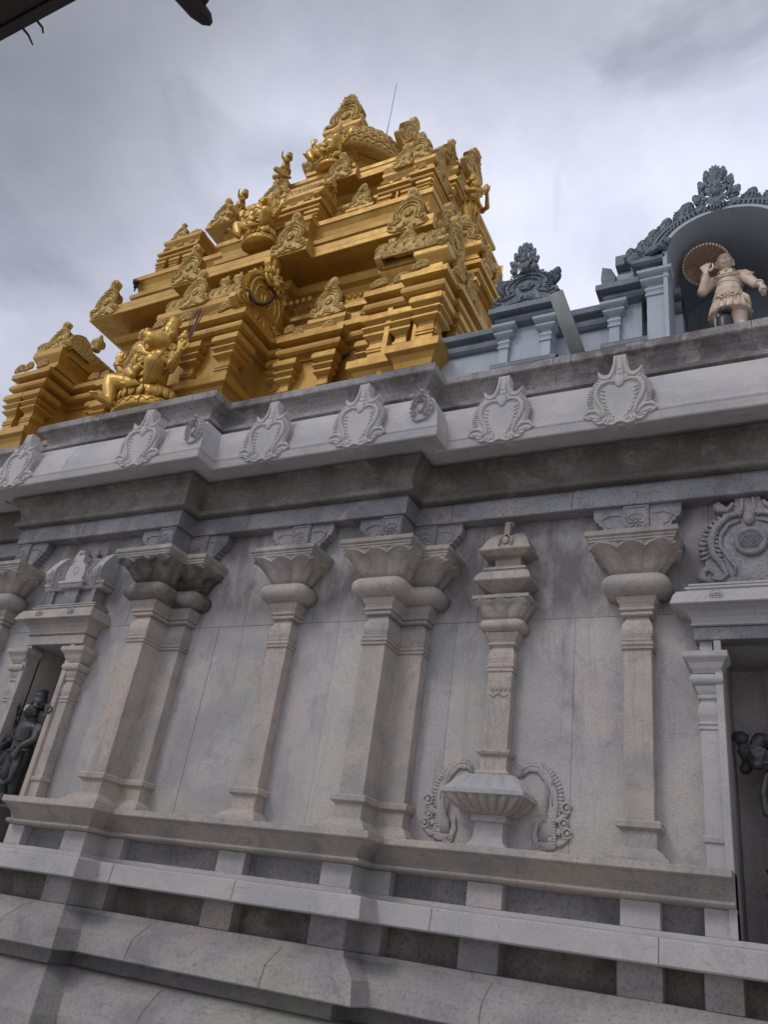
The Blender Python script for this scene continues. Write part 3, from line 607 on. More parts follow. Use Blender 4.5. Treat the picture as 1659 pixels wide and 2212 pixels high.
m = MB(); m.sweep([(-.09, 3.30), (.006, 3.302), (.010, 3.315), (.002, 3.322), (.002, 3.328), (.010, 3.334), (.012, 3.352), (.003, 3.358), (.006, 3.368), (.010, 3.40), (.004, 3.44), (-.012, 3.475), (.0, 3.485), (.012, 3.49), (.012, 3.503), (.004, 3.508), (.018, 3.53), (.032, 3.556), (.034, 3.572), (-.09, 3.574)], kp); m.build('pilaster_vase', 'stone_tan', KP, .0015)
m = MB(); m.sweep([(-.09, 3.574)] + [(.03 + .05 * math.cos(R(a)), 3.618 + .043 * math.sin(R(a))) for a in range(-90, 91, 18)] + [(-.09, 3.662)], kp, rc=3.2, smooth=True); m.build('capital_cushion', 'stone_tan', KP)
m = MB(); m.sweep([(-.09, 3.662), (.03, 3.664), (.055, 3.68), (.075, 3.71), (.09, 3.745), (.115, 3.782), (.118, 3.788), (.1, 3.79)], kp, petals=(.085, [0, .01, .018, .02, .018, .014, .022, 0], [0, 0, 0, 0, .006, .024, .024, 0])); m.sweep([(-.09, 3.782), (.1, 3.784), (.118, 3.79), (.12, 3.812), (-.09, 3.814)], kp); m.build('lotus_flare', 'stone_tan', KP)
m = MB(); m.sweep([(-.09, 3.813), (.008, 3.814), (.008, 3.868), (.03, 3.876), (.118, 3.925), (.122, 3.932), (.112, 3.97), (.085, 4.005), (.06, 4.012), (.06, 4.024), (.072, 4.028), (.072, 4.040), (.05, 4.046), (.05, 4.056), (.03, 4.06), (-.09, 4.062)], kp); m.build('shrine_cornice', 'stone_tan', KP, .002)
m = MB(); m.box(kx - .095, kx + .095, y - .10, y, 4.06, 4.142)
m.sweep([(-.09, 4.135), (.06, 4.14), (.108, 4.165), (.112, 4.175), (.10, 4.185), (.085, 4.215), (.07, 4.26), (.045, 4.30), (.01, 4.335), (-.06, 4.352)], kp); m.build('shrine_dome', 'stone_tan', KP, .002)
m = MB(); m.box(kx - .02, kx + .02, y - .16, y - .06, 4.30, 4.40); m.ell((kx, y - .10, 4.40), (.035, .035, .03)); m.tube([(kx - .045, y - .195, 4.2), (kx - .045, y - .18, 4.26), (kx, y - .165, 4.3), (kx + .045, y - .18, 4.26), (kx + .045, y - .195, 4.2)], .007, 6); m.ell((kx, y - .185, 4.24), (.025, .012, .03)); m.build('shrine_finial', 'stone_tan', KP)
def serpent(s):
    m = MB(); X = lambda u: kx + s * u; yy = y - .004
    def T(pts, r, fl=1): m.tube([(X(a), yy - b, c) for a, b, c in pts], r, 8)
    T([(.15, .015, 2.655), (.20, .02, 2.70), (.27, .02, 2.70), (.33, .02, 2.64), (.365, .02, 2.56), (.375, .02, 2.48), (.36, .02, 2.41), (.335, .02, 2.34), (.32, .015, 2.28)], [.024, .026, .027, .028, .03, .032, .036, .046, .042])
    m.ell((X(.12), yy - .02, 2.675), (.055, .03, .038), (0, s * .2, 0)); m.ell((X(.065), yy - .02, 2.69), (.03, .022, .014), (0, -s * .5, 0)); m.ell((X(.075), yy - .02, 2.655), (.028, .02, .01)); m.ell((X(.13), yy - .04, 2.70), .012); m.ell((X(.09), yy - .02, 2.725), (.02, .016, .018))
    for i in range(20):
        t = i / 19; a = R(100 - 130 * t); m.ell((X(.235 + .155 * math.cos(a) + .03 * t), yy - .01, 2.55 + .175 * math.sin(a) - .02 * t), (.012, .012, .022), (0, s * (math.pi / 2 - a), 0), 6, 4)
    for i in range(26):
        t = i / 25; m.ell((X(.352 - .03 * math.sin(t * 3.1)), yy - .05, 2.62 - .30 * t), (.022, .01, .004), nu=6, nv=4)
    T([(.16, .05, 2.685), (.21, .05, 2.718), (.27, .05, 2.715), (.325, .05, 2.66), (.36, .05, 2.57), (.37, .05, 2.48)], [.006] * 6)
    for i in range(9):
        t = i / 8; T([(.33 + .02 * t, .04, 2.40 - .13 * t), (.375 + .02 * t, .05, 2.40 - .13 * t), (.40, .04, 2.385 - .13 * t)], [.004, .008, .003])
    for a_, b_, r_ in ((.455, 2.475, .03), (.44, 2.385, .026), (.462, 2.33, .028), (.285, 2.245, .02)):
        T([(a_ + r_ * math.cos(q), .05, b_ + r_ * math.sin(q)) for q in [k * .7 for k in range(9)]], .006); m.ell((X(a_), yy - .04, b_), (r_ * .5, .02, r_ * .5), nu=8, nv=5)
    T([(.33, .015, 2.42), (.40, .02, 2.40), (.45, .02, 2.44), (.47, .02, 2.48), (.45, .02, 2.51), (.42, .015, 2.49)], [.014, .017, .017, .016, .014, .008])
    T([(.33, .015, 2.36), (.42, .02, 2.34), (.455, .02, 2.38)], [.014, .017, .010]); T([(.32, .01, 2.30), (.42, .02, 2.27), (.47, .02, 2.31), (.465, .015, 2.36)], [.02, .02, .014, .008])
    T([(.27, .01, 2.38), (.26, .02, 2.31), (.28, .02, 2.25), (.33, .01, 2.22)], [.014, .02, .022, .016]); m.ell((X(.35), yy - .02, 2.27), (.06, .03, .04)); m.ell((X(.41), yy - .03, 2.335), .018); m.ell((X(.36), yy - .045, 2.29), .014)
    T([(.24, .005, 2.205), (.35, .01, 2.205), (.47, .005, 2.21)], [.012, .018, .012])
    m.v = [(x_, YA + (y_ - YA) * .36, z_) for x_, y_, z_ in m.v]; return m.build('carved_serpent', 'stone', TH)
serpent(-1); serpent(1)

# ------------------------------------------------------------------ niches
def niche(x0, x1, y, zf, dep, shaft, frame, zt, lint, mt='stone_light', name='wall_niche'):
    """opening x0..x1; shaft = pilaster width, frame = jamb strip width"""
    m = MB(); t = .3
    m.box(x0 - t, x0, y + .004, y + dep, zf - .3, 4.46); m.box(x1, x1 + t, y + .004, y + dep, zf - .3, 4.46); m.box(x0 - t, x1 + t, y + dep, y + dep + .05, zf - .3, 4.46); m.box(x0 + .0005, x1 - .0005, y + .305, y + dep - .001, zt, zt + .2)
    m.box(x0 + .001, x1 - .001, y + .01, y + dep - .001, zf - .05, zf + .003)
    nn = m.build(name, 'stone', TH)
    for s, xe in ((-1, x0), (1, x1)):
        a, b = sorted((xe, xe + s * frame)); f = MB().box(a, b, y - .115, y + .02, zf + .001, zt); f.build('jamb', mt, nn, .003)
        a, b = sorted((xe + s * frame, xe + s * (frame + shaft)))
        pl = [(a, y), (a, y - .09), (b, y - .09), (b, y)]
        p = MB(); p.sweep([(-.05, 2.188), (.0, 2.19), (0, 2.33), (.012, 2.335), (.016, 2.36), (.0, 2.368), (0, 2.94), (.008, 2.945), (.008, 2.955), (0, 2.96), (0, 2.968), (.008, 2.973), (.008, 2.985), (0, 2.99), (.002, 3.0), (.010, 3.03), (.008, 3.07), (-.006, 3.11), (.0, 3.12), (.008, 3.124), (.008, 3.138), (.002, 3.145), (.012, 3.165), (.018, 3.185), (.018, 3.20), (.0, 3.202)], pl); p.build('niche_pilaster', mt, nn, .0015)
        p = MB(); p.sweep([(-.05, 3.20)] + [(.012 + .032 * math.cos(R(q)), 3.234 + .034 * math.sin(R(q))) for q in range(-90, 91, 20)] + [(-.05, 3.268)], pl); p.sweep([(-.05, 3.27), (.02, 3.272), (.04, 3.30), (.052, 3.33), (.075, 3.355), (.078, 3.362), (.078, 3.392), (-.05, 3.394)], pl); p.box(a + .015, b - .01, y - .09, y, 3.394, zt + .0); p.build('niche_capital', mt, nn, .002)
    L0, L1 = lint; lp = [(L0, y), (L0, y - .001), (L1, y - .001), (L1, y)]
    z = zt
    m = MB(); m.sweep([(-.001, z), (.12, z + .001), (.122, z + .008), (.122, z + .078), (.114, z + .082), (-.001, z + .083)], lp); m.build('lintel', 'stone_fascia' if mt == 'stone_light' else mt, nn, .002)
    m = MB(); m.sweep([(0, z + .083), (.13, z + .085), (.138, z + .09), (.138, z + .1), (.128, z + .105), (.135, z + .14), (.16, z + .17), (.20, z + .185), (.20, z + .19), (.235, z + .192), (.24, z + .198), (.234, z + .215), (.225, z + .25), (.205, z + .285), (.17, z + .30), (.15, z + .302), (.15, z + .315), (.16, z + .32), (.16, z + .333), (.13, z + .336), (.13, z + .345), (.14, z + .35), (.14, z + .362), (0, z + .364)], lp); m.build('niche_cornice', mt, nn, .002)
    return nn
nA = niche(*NA, YA, 1.875, .46, .096, .04, 3.476, (-.465, .005))
nC = niche(*NC, YC, 2.19, .55, .10, .05, 3.43, (-5.84, -5.41), mt='stone_tan')
# serpent-scroll gable over the right niche
m = MB(); gx, gz = -.23, 3.842; w = .62
h = [(.05, 0), (.16, -.0), (.26, .0), (.36, .0), (.44, .03), (.50, .07), (.53, .13), (.50, .20), (.45, .22)]
for i in range(9): a = R(-10 + 78 * i / 8); h += [(.43 * math.cos(a) + .02, .42 + .40 * math.sin(a)), (.43 * math.cos(a) + .075, .44 + .40 * math.sin(a))]
h += [(.26, .83), (.33, .88), (.34, .95), (.28, .98), (.24, .93), (.16, .88), (.13, .93), (.12, 1.0)]
m.plate([(u * w, v * w) for u, v in mirror(h)], -.1, .075, O=(gx, YA, gz), chamfer=.006)
for s in (-1, 1):
    def T(pts, r): m.tube([(gx + s * u * w, YA - .085, gz + v * w) for u, v in pts], [q * w for q in r] if isinstance(r, list) else r * w, 6)
    T([(.06, .80), (.2, .78), (.32, .66), (.38, .5), (.36, .34), (.28, .22), (.24, .12), (.30, .06), (.38, .08)], [.02, .035, .04, .04, .038, .03, .025, .022, .012])
    T([(.08, .72), (.2, .68), (.28, .56), (.29, .44), (.22, .3), (.16, .2), (.17, .1)], [.01, .02, .02, .02, .02, .016, .01])
    T([(.38, .03), (.47, .09), (.46, .17), (.40, .18), (.38, .13)], [.02, .035, .03, .02, .01]); T([(.14, .93), (.2, .84), (.28, .86), (.30, .93)], [.02, .03, .03, .02])
    T([(.05, .98), (.06, .85), (.09, .76)], .015)
    for i in range(12): a = R(-15 + 85 * i / 11); m.ell((gx + s * w * (.45 * math.cos(a) + .01), YA - .078, gz + w * (.42 + .41 * math.sin(a))), (.035, .012, .012), (0, -s * a, 0), 6, 4)
    for i in range(9): t = i / 8; m.ell((gx + s * w * (.33 - .06 * t * t), YA - .082, gz + w * (.6 - .42 * t)), (.03, .01, .012), (0, s * (-.5), 0), 6, 4)
m.lathe([(.13 * w, 0), (.16 * w, 0), (.16 * w, .02), (.14 * w, .035), (.12 * w, .03), (.11 * w, .02), (0, .025)], (gx, YA - .07, gz + .47 * w), 24, tilt=(R(90), 0, 0))
for i in range(-3, 4):
    m.tube([(gx + i * .018 - .03, YA - .098, gz + .47 * w - .05), (gx + i * .018 + .03, YA - .098, gz + .47 * w + .05)], .003, 4)
m.ell((gx, YA - .09, gz + .74 * w), (.035, .02, .05)); m.build('niche_gable', 'stone_fascia', nA)
for fx in (-.44, -.02): m = MB(); flower(m, (fx, YA - .235, 3.715), .035); m.build('cornice_rosette', 'stone_light', nA)
for fx in (-5.80, -5.42): m = MB(); flower(m, (fx, YC - .235, 3.67), .035); m.build('cornice_rosette', 'stone_tan', nC)
# little barrel-roofed shrine over the left niche
cx = -5.62; y = YC; z = 3.43
m = MB(); m.box(cx - .27, cx + .27, y - .09, y, z + .363, z + .505)
for a in (-.25, -.06, .06, .25): m.box(cx + a - .022, cx + a + .022, y - .115, y - .09, z + .364, z + .505)
m.box(cx - .082, cx + .082, y - .13, y - .114, z + .364, z + .505); m.build('shrine_panel', 'stone_fascia', nC, .002)
m = MB(); lp = [(cx - .31, y), (cx - .31, y - .09), (cx - .10, y - .09), (cx - .10, y - .13), (cx + .10, y - .13), (cx + .10, y - .09), (cx + .31, y - .09), (cx + .31, y)]
m.sweep([(-.05, z + .505), (.03, z + .507), (.045, z + .525), (.03, z + .535), (.035, z + .54), (.05, z + .545), (.05, z + .565), (-.05, z + .567)], lp); m.build('shrine_cornice', 'stone_light', nC, .002)
m = MB(); bz = z + .567
prof = [(.15 * math.cos(R(a)), .2 * math.sin(R(a))) for a in range(-25, 91, 10)]
for (a, b) in ((cx - .27, cx + .27),):
    vs = [(xx, y - .0 - p, bz + .04 + q) for xx in (a, b) for p, q in prof]; n = len(prof)
    m.add(vs, [(i, n + i, n + i + 1, i + 1) for i in range(n - 1)], True)
    m.box(a, b, y - .128, y, bz, bz + .02)
for i in range(7):
    for s in (-1, 1):
        pts = [(cx - .2 + .07 * i + s * .055 * (q / 5), y - .152 * math.cos(R(8 + 13 * q)), bz + .04 + .202 * math.sin(R(8 + 13 * q))) for q in range(6)]
        m.tube(pts, .0045, 5)
m.box(cx - .24, cx + .24, y - .06, y, bz + .21, bz + .26); m.build('barrel_roof', 'stone_fascia', nC)
m = MB(); o = [(-.095, 0), (.095, 0), (.115, .05), (.10, .14), (.045, .19), (.05, .25), (-.05, .25), (-.045, .19), (-.10, .14), (-.115, .05)]
m.plate(o, -.1, .07, O=(cx, y - .09, bz + .001), chamfer=.004); m.tube([(cx + .03 * math.cos(R(t)), y - .162, bz + .1 + .035 * math.sin(R(t))) for t in range(0, 360, 30)], .003, 5, closed=True); m.build('shrine_front_gable', 'stone_light', nC, .002)
for s in (-1, 1):
    m = MB(); o = [(.06, -.01), (-.14, -.01), (-.175, .03), (-.18, .09), (-.165, .15), (-.13, .205), (-.10, .25), (-.06, .285), (-.02, .27), (.06, .25)]
    m.add([(cx + s * .25, y + u, bz + v) for u, v in o] + [(cx + s * .33, y + u, bz + v) for u, v in o], [tuple(range(10)), tuple(range(10, 20))[::-1]] + [(i, (i + 1) % 10, 10 + (i + 1) % 10, 10 + i) for i in range(10)]); m.tube([(cx + s * .29, y - .16, bz + .03), (cx + s * .29, y - .185, bz + .07), (cx + s * .29, y - .165, bz + .11)], .035, 8)
    m.build('roof_end_gable', 'stone_light', nC, .003)
for i in (-1, 0, 1):
    m = MB(); baluster(m, (cx + .12 * i + .05, y - .035, bz + .262), .11, .035); m.build('roof_finial', 'stone_fascia', nC)
m = MB(); m.tube([(cx - .21, y - .02, bz + .20), (cx - .20, y - .03, bz + .30), (cx - .17, y - .03, bz + .36), (cx - .135, y - .03, bz + .355), (cx - .14, y - .03, bz + .32)], [.035, .025, .022, .02, .012], 8); m.build('roof_scroll', 'stone_light', nC)

# ------------------------------------------------------------------ crests on the eave cornice
for x, y in ((-6.53, YC), (-4.97, YC), (-3.77, YB), (-2.90, YB), (-1.81, YA), (-.955, YA), (.95, YA)):
    put('eave_crest', 'stone_kudu', 'stone_light', TH, (x, y - .478, 4.905), .50, .535, d=.5 if True else 1)
for x, y in ((-4.40, YC), (-2.38, YB)):
    put('eave_crest_small', 'small_kudu', 'stone_light', TH, (x - .0, y - .455, 5.04), .20, .27, d=.9)
for x, y in ((-2.38, YB),): pass
# ------------------------------------------------------------------ golden tower over the sanctum
XT, YT = -5.90, 7.45
GT = thing('golden_tower', 'stepped tower painted gold, rising behind the stone eave', 'temple tower', (0, 0, 0))
def ZM(zk, s): return lambda t: zk + (t - 7.558) * s
def tier(plan, zk, s, tall=1.0, capl=None, parent=None, base=True, closed=False, top=True, name='tier'):
    """mouldings of one storey along an open wall line (offset 0 = pilaster face); real heights from the first storey, scaled by s"""
    Z = ZM(zk, s); par = parent or GT
    P = lambda lst: [(o * s, Z(z)) for o, z in lst]
    if base:
        m = MB(); m.sweep(P([(-.1, 6.10), (.02, 6.12), (.02, 6.34), (.03, 6.37), (.045, 6.43), (.075, 6.485), (.115, 6.508), (.12, 6.516), (.12, 6.605), (.11, 6.612), (-.1, 6.614)]), plan, closed); m.build('base_moulding', 'gold', par, .004)
    m = MB(); m.sweep(P([(-.055, 6.605), (-.055, 7.28)]), plan, closed, cap=False); w = m.build('storey_wall', 'gold', par)
    m = MB(); m.sweep(P([(-.1, 7.235), (-.03, 7.24), (-.03, 7.27), (-.005, 7.285), (.045, 7.295), (.075, 7.315), (.083, 7.345), (.072, 7.385), (.04, 7.425), (.0, 7.445), (.0, 7.46), (.07, 7.475), (.095, 7.484), (.098, 7.552), (.09, 7.558), (-.02, 7.563)]), plan, closed)
    m.build('eave_moulding', 'gold', par, .003)
    if top:
        m = MB(); m.sweep(P([(-.06, 7.56), (-.03, 7.57), (-.03, 7.64), (.03, 7.66), (.03, 7.70), (-.02, 7.71), (-.02, 7.80), (0, 7.83), (.03, 7.87), (.05, 7.90), (.055, 7.914), (.055, 7.995), (.05, 8.0), (-.1, 8.002)]), plan, closed)
        m.build('neck_moulding', 'gold', par, .003)
    return w
def gpil(x, y, w, zk, s, parent, rot=False):
    """pilaster, x = centre along the wall, y = face; rot: wall facing +X (x, y swapped)"""
    Z = ZM(zk, s)
    pl = [(-w / 2, .055 * s), (-w / 2, 0), (w / 2, 0), (w / 2, .055 * s)]
    m = MB(); P = lambda lst: [(o * s, z) for o, z in lst]
    A = [(0, 6.60), (0, 6.77), (.012, 6.775), (.012, 6.795), (0, 6.80), (.0, 6.806), (.012, 6.812), (.012, 6.84), (0, 6.845), (-.005, 6.90), (.005, 6.92), (.02, 6.93), (.05, 6.955), (.055, 6.962), (.055, 6.985), (.02, 6.99), (.02, 7.0), (.07, 7.04), (.075, 7.045), (.075, 7.062), (.01, 7.068), (.01, 7.085), (.04, 7.10), (.085, 7.13), (.09, 7.14), (.09, 7.19), (.08, 7.195), (.08, 7.215), (-.05, 7.236)]
    m.sweep([(o * s, Z(z)) for o, z in A], pl)
    o = m.build('gold_pilaster', 'gold', parent, .002)
    j = rnd.uniform(-.006, .0); o.location = (x, y + j, 0) if not rot else (y - j, x, 0); o.rotation_euler = RIGHT if rot else FRONT
    return o
def barrel(x0, x1, y, z, r, parent, axis='x', mt='gold_pale', lattice=True, endr=True, name='barrel_roof', ky=1.0, depth=None):
    """vaulted roof with net carving; runs along x (or y) from x0 to x1, centre line at y"""
    m = MB(); n = 14; prof = [(-math.cos(R(-25 + 230 * i / n)) * r, r * .42 + math.sin(R(-25 + 230 * i / n)) * r * ky) for i in range(n + 1)]
    k = len(prof); C = (lambda a, q, h: (a, y + q, z + h)) if axis == 'x' else (lambda a, q, h: (y - q, a, z + h))
    vs = [C(a, q, h) for a in (x0, x1) for q, h in prof]
    m.add(vs, [(i, k + i, k + i + 1, i + 1) for i in range(k - 1)], True); m.add(vs[:k], [tuple(range(k))]); m.add(vs[k:], [tuple(range(k))[::-1]])
    o = m.build(name, mt, parent)
    if lattice:
        q = MB(); L = x1 - x0; nn = max(3, round(L / (r * .42)))
        for i in range(nn):
            for s in (-1, 1):
                xc = x0 + L * (i + .5) / nn; pts = []
                for t in range(9):
                    a = R(0 + 90 * t / 8); xx = xc + s * L / nn * (t / 8 - .5)
                    if x0 <= xx <= x1: pts.append(C(xx, -math.cos(a) * r * 1.01, r * .42 + math.sin(a) * r * ky * 1.01))
                if len(pts) > 1: q.tube(pts, r * .035, 5)
        for a in (-22, 92): q.tube([C(x0, -math.cos(R(a)) * r * 1.01, r * .42 + math.sin(R(a)) * r * ky), C(x1, -math.cos(R(a)) * r * 1.01, r * .42 + math.sin(R(a)) * r * ky)], r * .05, 5)
        q.build('roof_net_carving', mt, o)
    return o
def finials(x0, x1, n, y, z, h, parent, axis='x'):
    for i in range(n):
        a = x0 + (x1 - x0) * (i + .5) / n; m = MB(); baluster(m, (a, y, z) if axis == 'x' else (y, a, z), h, h * .34); m.build('roof_finial', 'gold_pale', parent)
def slab(plan, zb, h, parent, ov=.0, name='storey_cornice'):
    m = MB(); m.sweep([(-.7, zb + .03), (-.1, zb + .0), (ov, zb), (ov + .008, zb + .008), (ov + .008, zb + h * .42), (ov - .012, zb + h * .48), (ov - .005, zb + h * .54), (ov, zb + h), (ov - .02, zb + h + .01), (ov - .09, zb + h + .05), (ov - .15, zb + h + .14), (ov - .17, zb + h + .2)], plan)
    return m.build(name, 'gold', parent, .003)

# ---- first storey -------------------------------------------------
F1 = 7.558
p1 = [(XT - 3.05, 7.4), (XT - 3.05, 5.20), (XT - 2.52, 5.20), (XT - 2.52, 5.62), (XT - .69, 5.62), (XT - .69, 5.08), (XT + .69, 5.08), (XT + .69, 5.62), (XT + 2.26, 5.62), (XT + 2.26, 5.30), (XT + 2.74, 5.30), (XT + 2.74, 5.20), (XT + 3.06, 5.20), (XT + 3.06, 5.50), (XT + 3.10, 5.50), (XT + 3.10, 5.98), (XT + 2.6, 5.98), (XT + 2.6, 9.0)]
S1 = tier(p1, F1, 1.0, top=False)
def upper(plan, zk, s, parent): 
    Z = ZM(zk, s); m = MB(); m.sweep([(o * s, Z(z)) for o, z in [(-.06, 7.56), (-.03, 7.57), (-.03, 7.64), (.03, 7.66), (.03, 7.70), (-.02, 7.71), (-.02, 7.80), (0, 7.83), (.03, 7.87), (.05, 7.90), (.055, 7.914), (.055, 7.995), (.05, 8.0), (-.35, 8.002)]], plan)
    return m.build('neck_moulding', 'gold', parent, .003)
upper([(XT - 3.0, 5.75), (XT - 3.0, 5.26), (XT - 2.56, 5.26), (XT - 2.56, 5.9)], F1, 1, S1)
upper([(XT - .66, 5.6), (XT - .66, 5.12), (XT + .66, 5.12), (XT + .66, 5.6)], F1, .82, S1)
upper([(XT + 2.28, 5.7), (XT + 2.28, 5.36), (XT + 2.74, 5.36), (XT + 2.74, 5.26), (XT + 3.02, 5.26), (XT + 3.02, 5.9)], F1, 1, S1)
for x, y, w in ((XT + 2.96, 5.20, .17), (XT + 2.64, 5.30, .13), (XT + 2.36, 5.30, .15), (XT + .60, 5.08, .17), (XT - .60, 5.08, .17), (XT + .10, 5.08, .15), (XT + .95, 5.62, .15), (XT + 2.1, 5.62, .14), (XT - 1.1, 5.62, .15), (XT - 1.9, 5.62, .15), (XT - 2.62, 5.20, .17), (XT - 2.95, 5.20, .17)):
    gpil(x, y, w, F1, 1.0, S1)
for y, xx in ((5.29, XT + 3.06), (5.60, XT + 3.10), (5.88, XT + 3.10), (5.165, XT + .69), (5.3, XT - 2.52)):
    gpil(y, xx, .14, F1, 1.0, S1, True)
# upright fins between the pilasters of the corner pavilion
for x in (XT + 2.50,):
    m = MB(); m.box(x - .03, x + .03, 5.24, 5.55, 6.36, 7.28); m.build('upright_fin', 'gold', S1, .004)
# low pavilion in the recess
p1m = [(XT + 1.06, 5.62), (XT + 1.06, 5.50), (XT + 1.74, 5.50), (XT + 1.74, 5.62)]
MP = tier(p1m, 7.40, .98, top=False)
m = MB(); m.sweep([(-.1, 7.40), (-.02, 7.41), (-.02, 7.52), (.01, 7.56), (.03, 7.60), (.04, 7.61), (.04, 7.67), (-.1, 7.675)], [(XT + 1.30, 5.66), (XT + 1.30, 5.54), (XT + 1.72, 5.54), (XT + 1.72, 5.66)]); m.build('kudu_plinth', 'gold', MP, .003)
for x in (XT + 1.15, XT + 1.65): gpil(x, 5.50, .12, 7.40, .98, MP)
put('kudu', 'gold_kudu_mask', 'gold_pale', MP, (XT + 1.50, 5.50, 7.675), .40, .46)
put('kudu_rosette', 'rosette', 'gold_pale', MP, (XT + 1.2, 5.44, 7.395), .17); put('kudu_rosette', 'rosette', 'gold_pale', MP, (XT + 1.62, 5.44, 7.395), .17)
# low pavilion mirrored to the left
MPL = tier([(XT - 1.74, 5.62), (XT - 1.74, 5.50), (XT - 1.06, 5.50), (XT - 1.06, 5.62)], 7.40, .98, top=False)
for x in (XT - 1.15, XT - 1.65): gpil(x, 5.50, .12, 7.40, .98, MPL)
put('kudu', 'gold_kudu_mask', 'gold_pale', MPL, (XT - 1.40, 5.50, 7.40), .40, .46)
# rosettes on the eaves
for x, y in ((XT + 2.86, 5.10), (XT + 2.60, 5.20), (XT + 2.34, 5.20), (XT + .48, 4.98), (XT - .1, 4.98), (XT - .5, 4.98), (XT - 2.6, 5.10), (XT - 2.86, 5.10), (XT - 3.05, 5.10), (XT + 2.02, 5.53), (XT - 2.1, 5.53)):
    put('kudu_rosette', 'rosette', 'gold_pale', S1, (x, y, 7.555), .20)
for y in (5.36, 5.62, 5.86): put('kudu_rosette', 'rosette', 'gold_pale', S1, (XT + 3.18, y, 7.555), .2, rot=RIGHT)
for y in (5.5, 5.8): put('kudu', 'gold_kudu', 'gold_pale', S1, (XT + 3.10, y, 7.66), .28, .36, rot=RIGHT)
# barrel roofs of the first storey
BR = barrel(XT + 2.22, XT + 3.02, 5.44, 7.98, .26, S1); put('kudu', 'gold_kudu', 'gold_pale', BR, (XT + 2.58, 5.20, 7.99), .28, .34); m = MB(); m.box(XT + 2.28, XT + 3.0, 5.28, 5.62, 7.92, 8.10); m.build('roof_backing', 'gold', BR)
put('roof_end_gable', 'gold_kudu', 'gold_pale', BR, (XT + 3.04, 5.44, 7.95), .50, .52, rot=RIGHT); put('roof_end_gable', 'gold_kudu', 'gold_pale', BR, (XT + 2.24, 5.44, 7.95), .46, .46, rot=(0, 0, R(-90)))
finials(XT + 2.75, XT + 3.0, 1, 5.42, 8.30, .22, BR)
BC = barrel(XT - .62, XT + .60, 5.34, 7.92, .25, S1); finials(XT + .02, XT + .62, 3, 5.22, 8.22, .24, BC)
put('roof_end_gable', 'gold_kudu', 'gold_bright', BC, (XT + .66, 5.37, 7.56), .86, .92, rot=RIGHT, d=.5)
m = MB(); lion_head(m, (0, -.03, 0), .34); m.build('gable_mask', 'gold_bright', BC, loc=(XT + .66, 5.40, 8.25), rot=RIGHT)
put('kudu', 'gold_kudu', 'gold_pale', BC, (XT - .16, 5.06, 7.90), .40, .46)
BL = barrel(5.28, 6.15, XT - 2.68, 8.0, .22, S1, axis='y'); put('roof_end_gable', 'gold_kudu', 'gold_pale', BL, (XT - 2.68, 5.24, 7.98), .44, .40)
m = MB(); m.box(XT - 2.88, XT - 2.47, 5.32, 6.1, 7.9, 8.09); m.build('roof_backing', 'gold', BL); barrel(XT - 3.06, XT - 2.42, 5.42, 8.0, .2, S1); finials(5.3, 6.0, 1, XT - 2.45, 8.25, .3, BL, axis='y')
# wall behind the pavilions and the broad cornice above it
m = MB(); w1 = [(XT - 2.25, 9.0), (XT - 2.25, 5.93), (XT - .6, 5.93), (XT - .6, 5.78), (XT + .6, 5.78), (XT + .6, 5.93), (XT + 2.25, 5.93), (XT + 2.25, 9.0)]
m.sweep([(0, 7.3), (0, 8.1), (.05, 8.14), (.05, 8.2), (.0, 8.25), (.0, 8.42), (.04, 8.47), (.10, 8.50), (.13, 8.54), (.13, 8.60), (.06, 8.66), (.02, 8.72), (.02, 8.76)], w1); m.build('upper_wall', 'gold', GT, .004)
sl1 = [(XT - 2.66, 9.2), (XT - 2.66, 5.53), (XT - 1.0, 5.53), (XT - 1.0, 5.38), (XT + 1.06, 5.38), (XT + 1.06, 5.53), (XT + 2.66, 5.53), (XT + 2.66, 9.2)]
C1 = slab(sl1, 8.74, .19, GT)
for x, y in ((XT - 2.42, 5.52), (XT - .80, 5.37), (XT + .80, 5.37), (XT + 2.34, 5.52)): put('kudu', 'gold_kudu', 'gold_pale', C1, (x, y, 8.77), .46, .54, d=.6)
for y in (5.9, 6.4): put('kudu', 'gold_kudu', 'gold_pale', C1, (XT + 2.67, y, 8.77), .5, .56, rot=RIGHT, d=.5)

# ---- second storey ------------------------------------------------
F2, s2 = 10.39, .6
p2 = [(XT - 2.28, 9.0), (XT - 2.28, 6.0), (XT - 1.60, 6.0), (XT - 1.60, 6.32), (XT - .60, 6.32), (XT - .60, 5.93), (XT + .60, 5.93), (XT + .60, 6.32), (XT + 1.52, 6.32), (XT + 1.52, 6.06), (XT + 2.02, 6.06), (XT + 2.02, 6.0), (XT + 2.26, 6.0), (XT + 2.26, 6.55), (XT + 2.0, 6.55), (XT + 2.0, 9.0)]
b2 = [(XT - 2.34, 9.0), (XT - 2.34, 5.92), (XT - .66, 5.92), (XT - .66, 5.78), (XT + .66, 5.78), (XT + .66, 5.92), (XT + 2.32, 5.92), (XT + 2.32, 9.0)]
m = MB(); m.sweep([(-.05, 8.9), (.0, 9.0), (.0, 9.28), (.04, 9.34), (.09, 9.38), (.10, 9.44), (.04, 9.50), (.03, 9.54), (.05, 9.62), (.09, 9.69), (.11, 9.70), (.115, 9.78), (-.5, 9.79)], b2); m.build('storey_base', 'gold', GT, .004)
S2 = tier(p2, F2, s2, base=True)
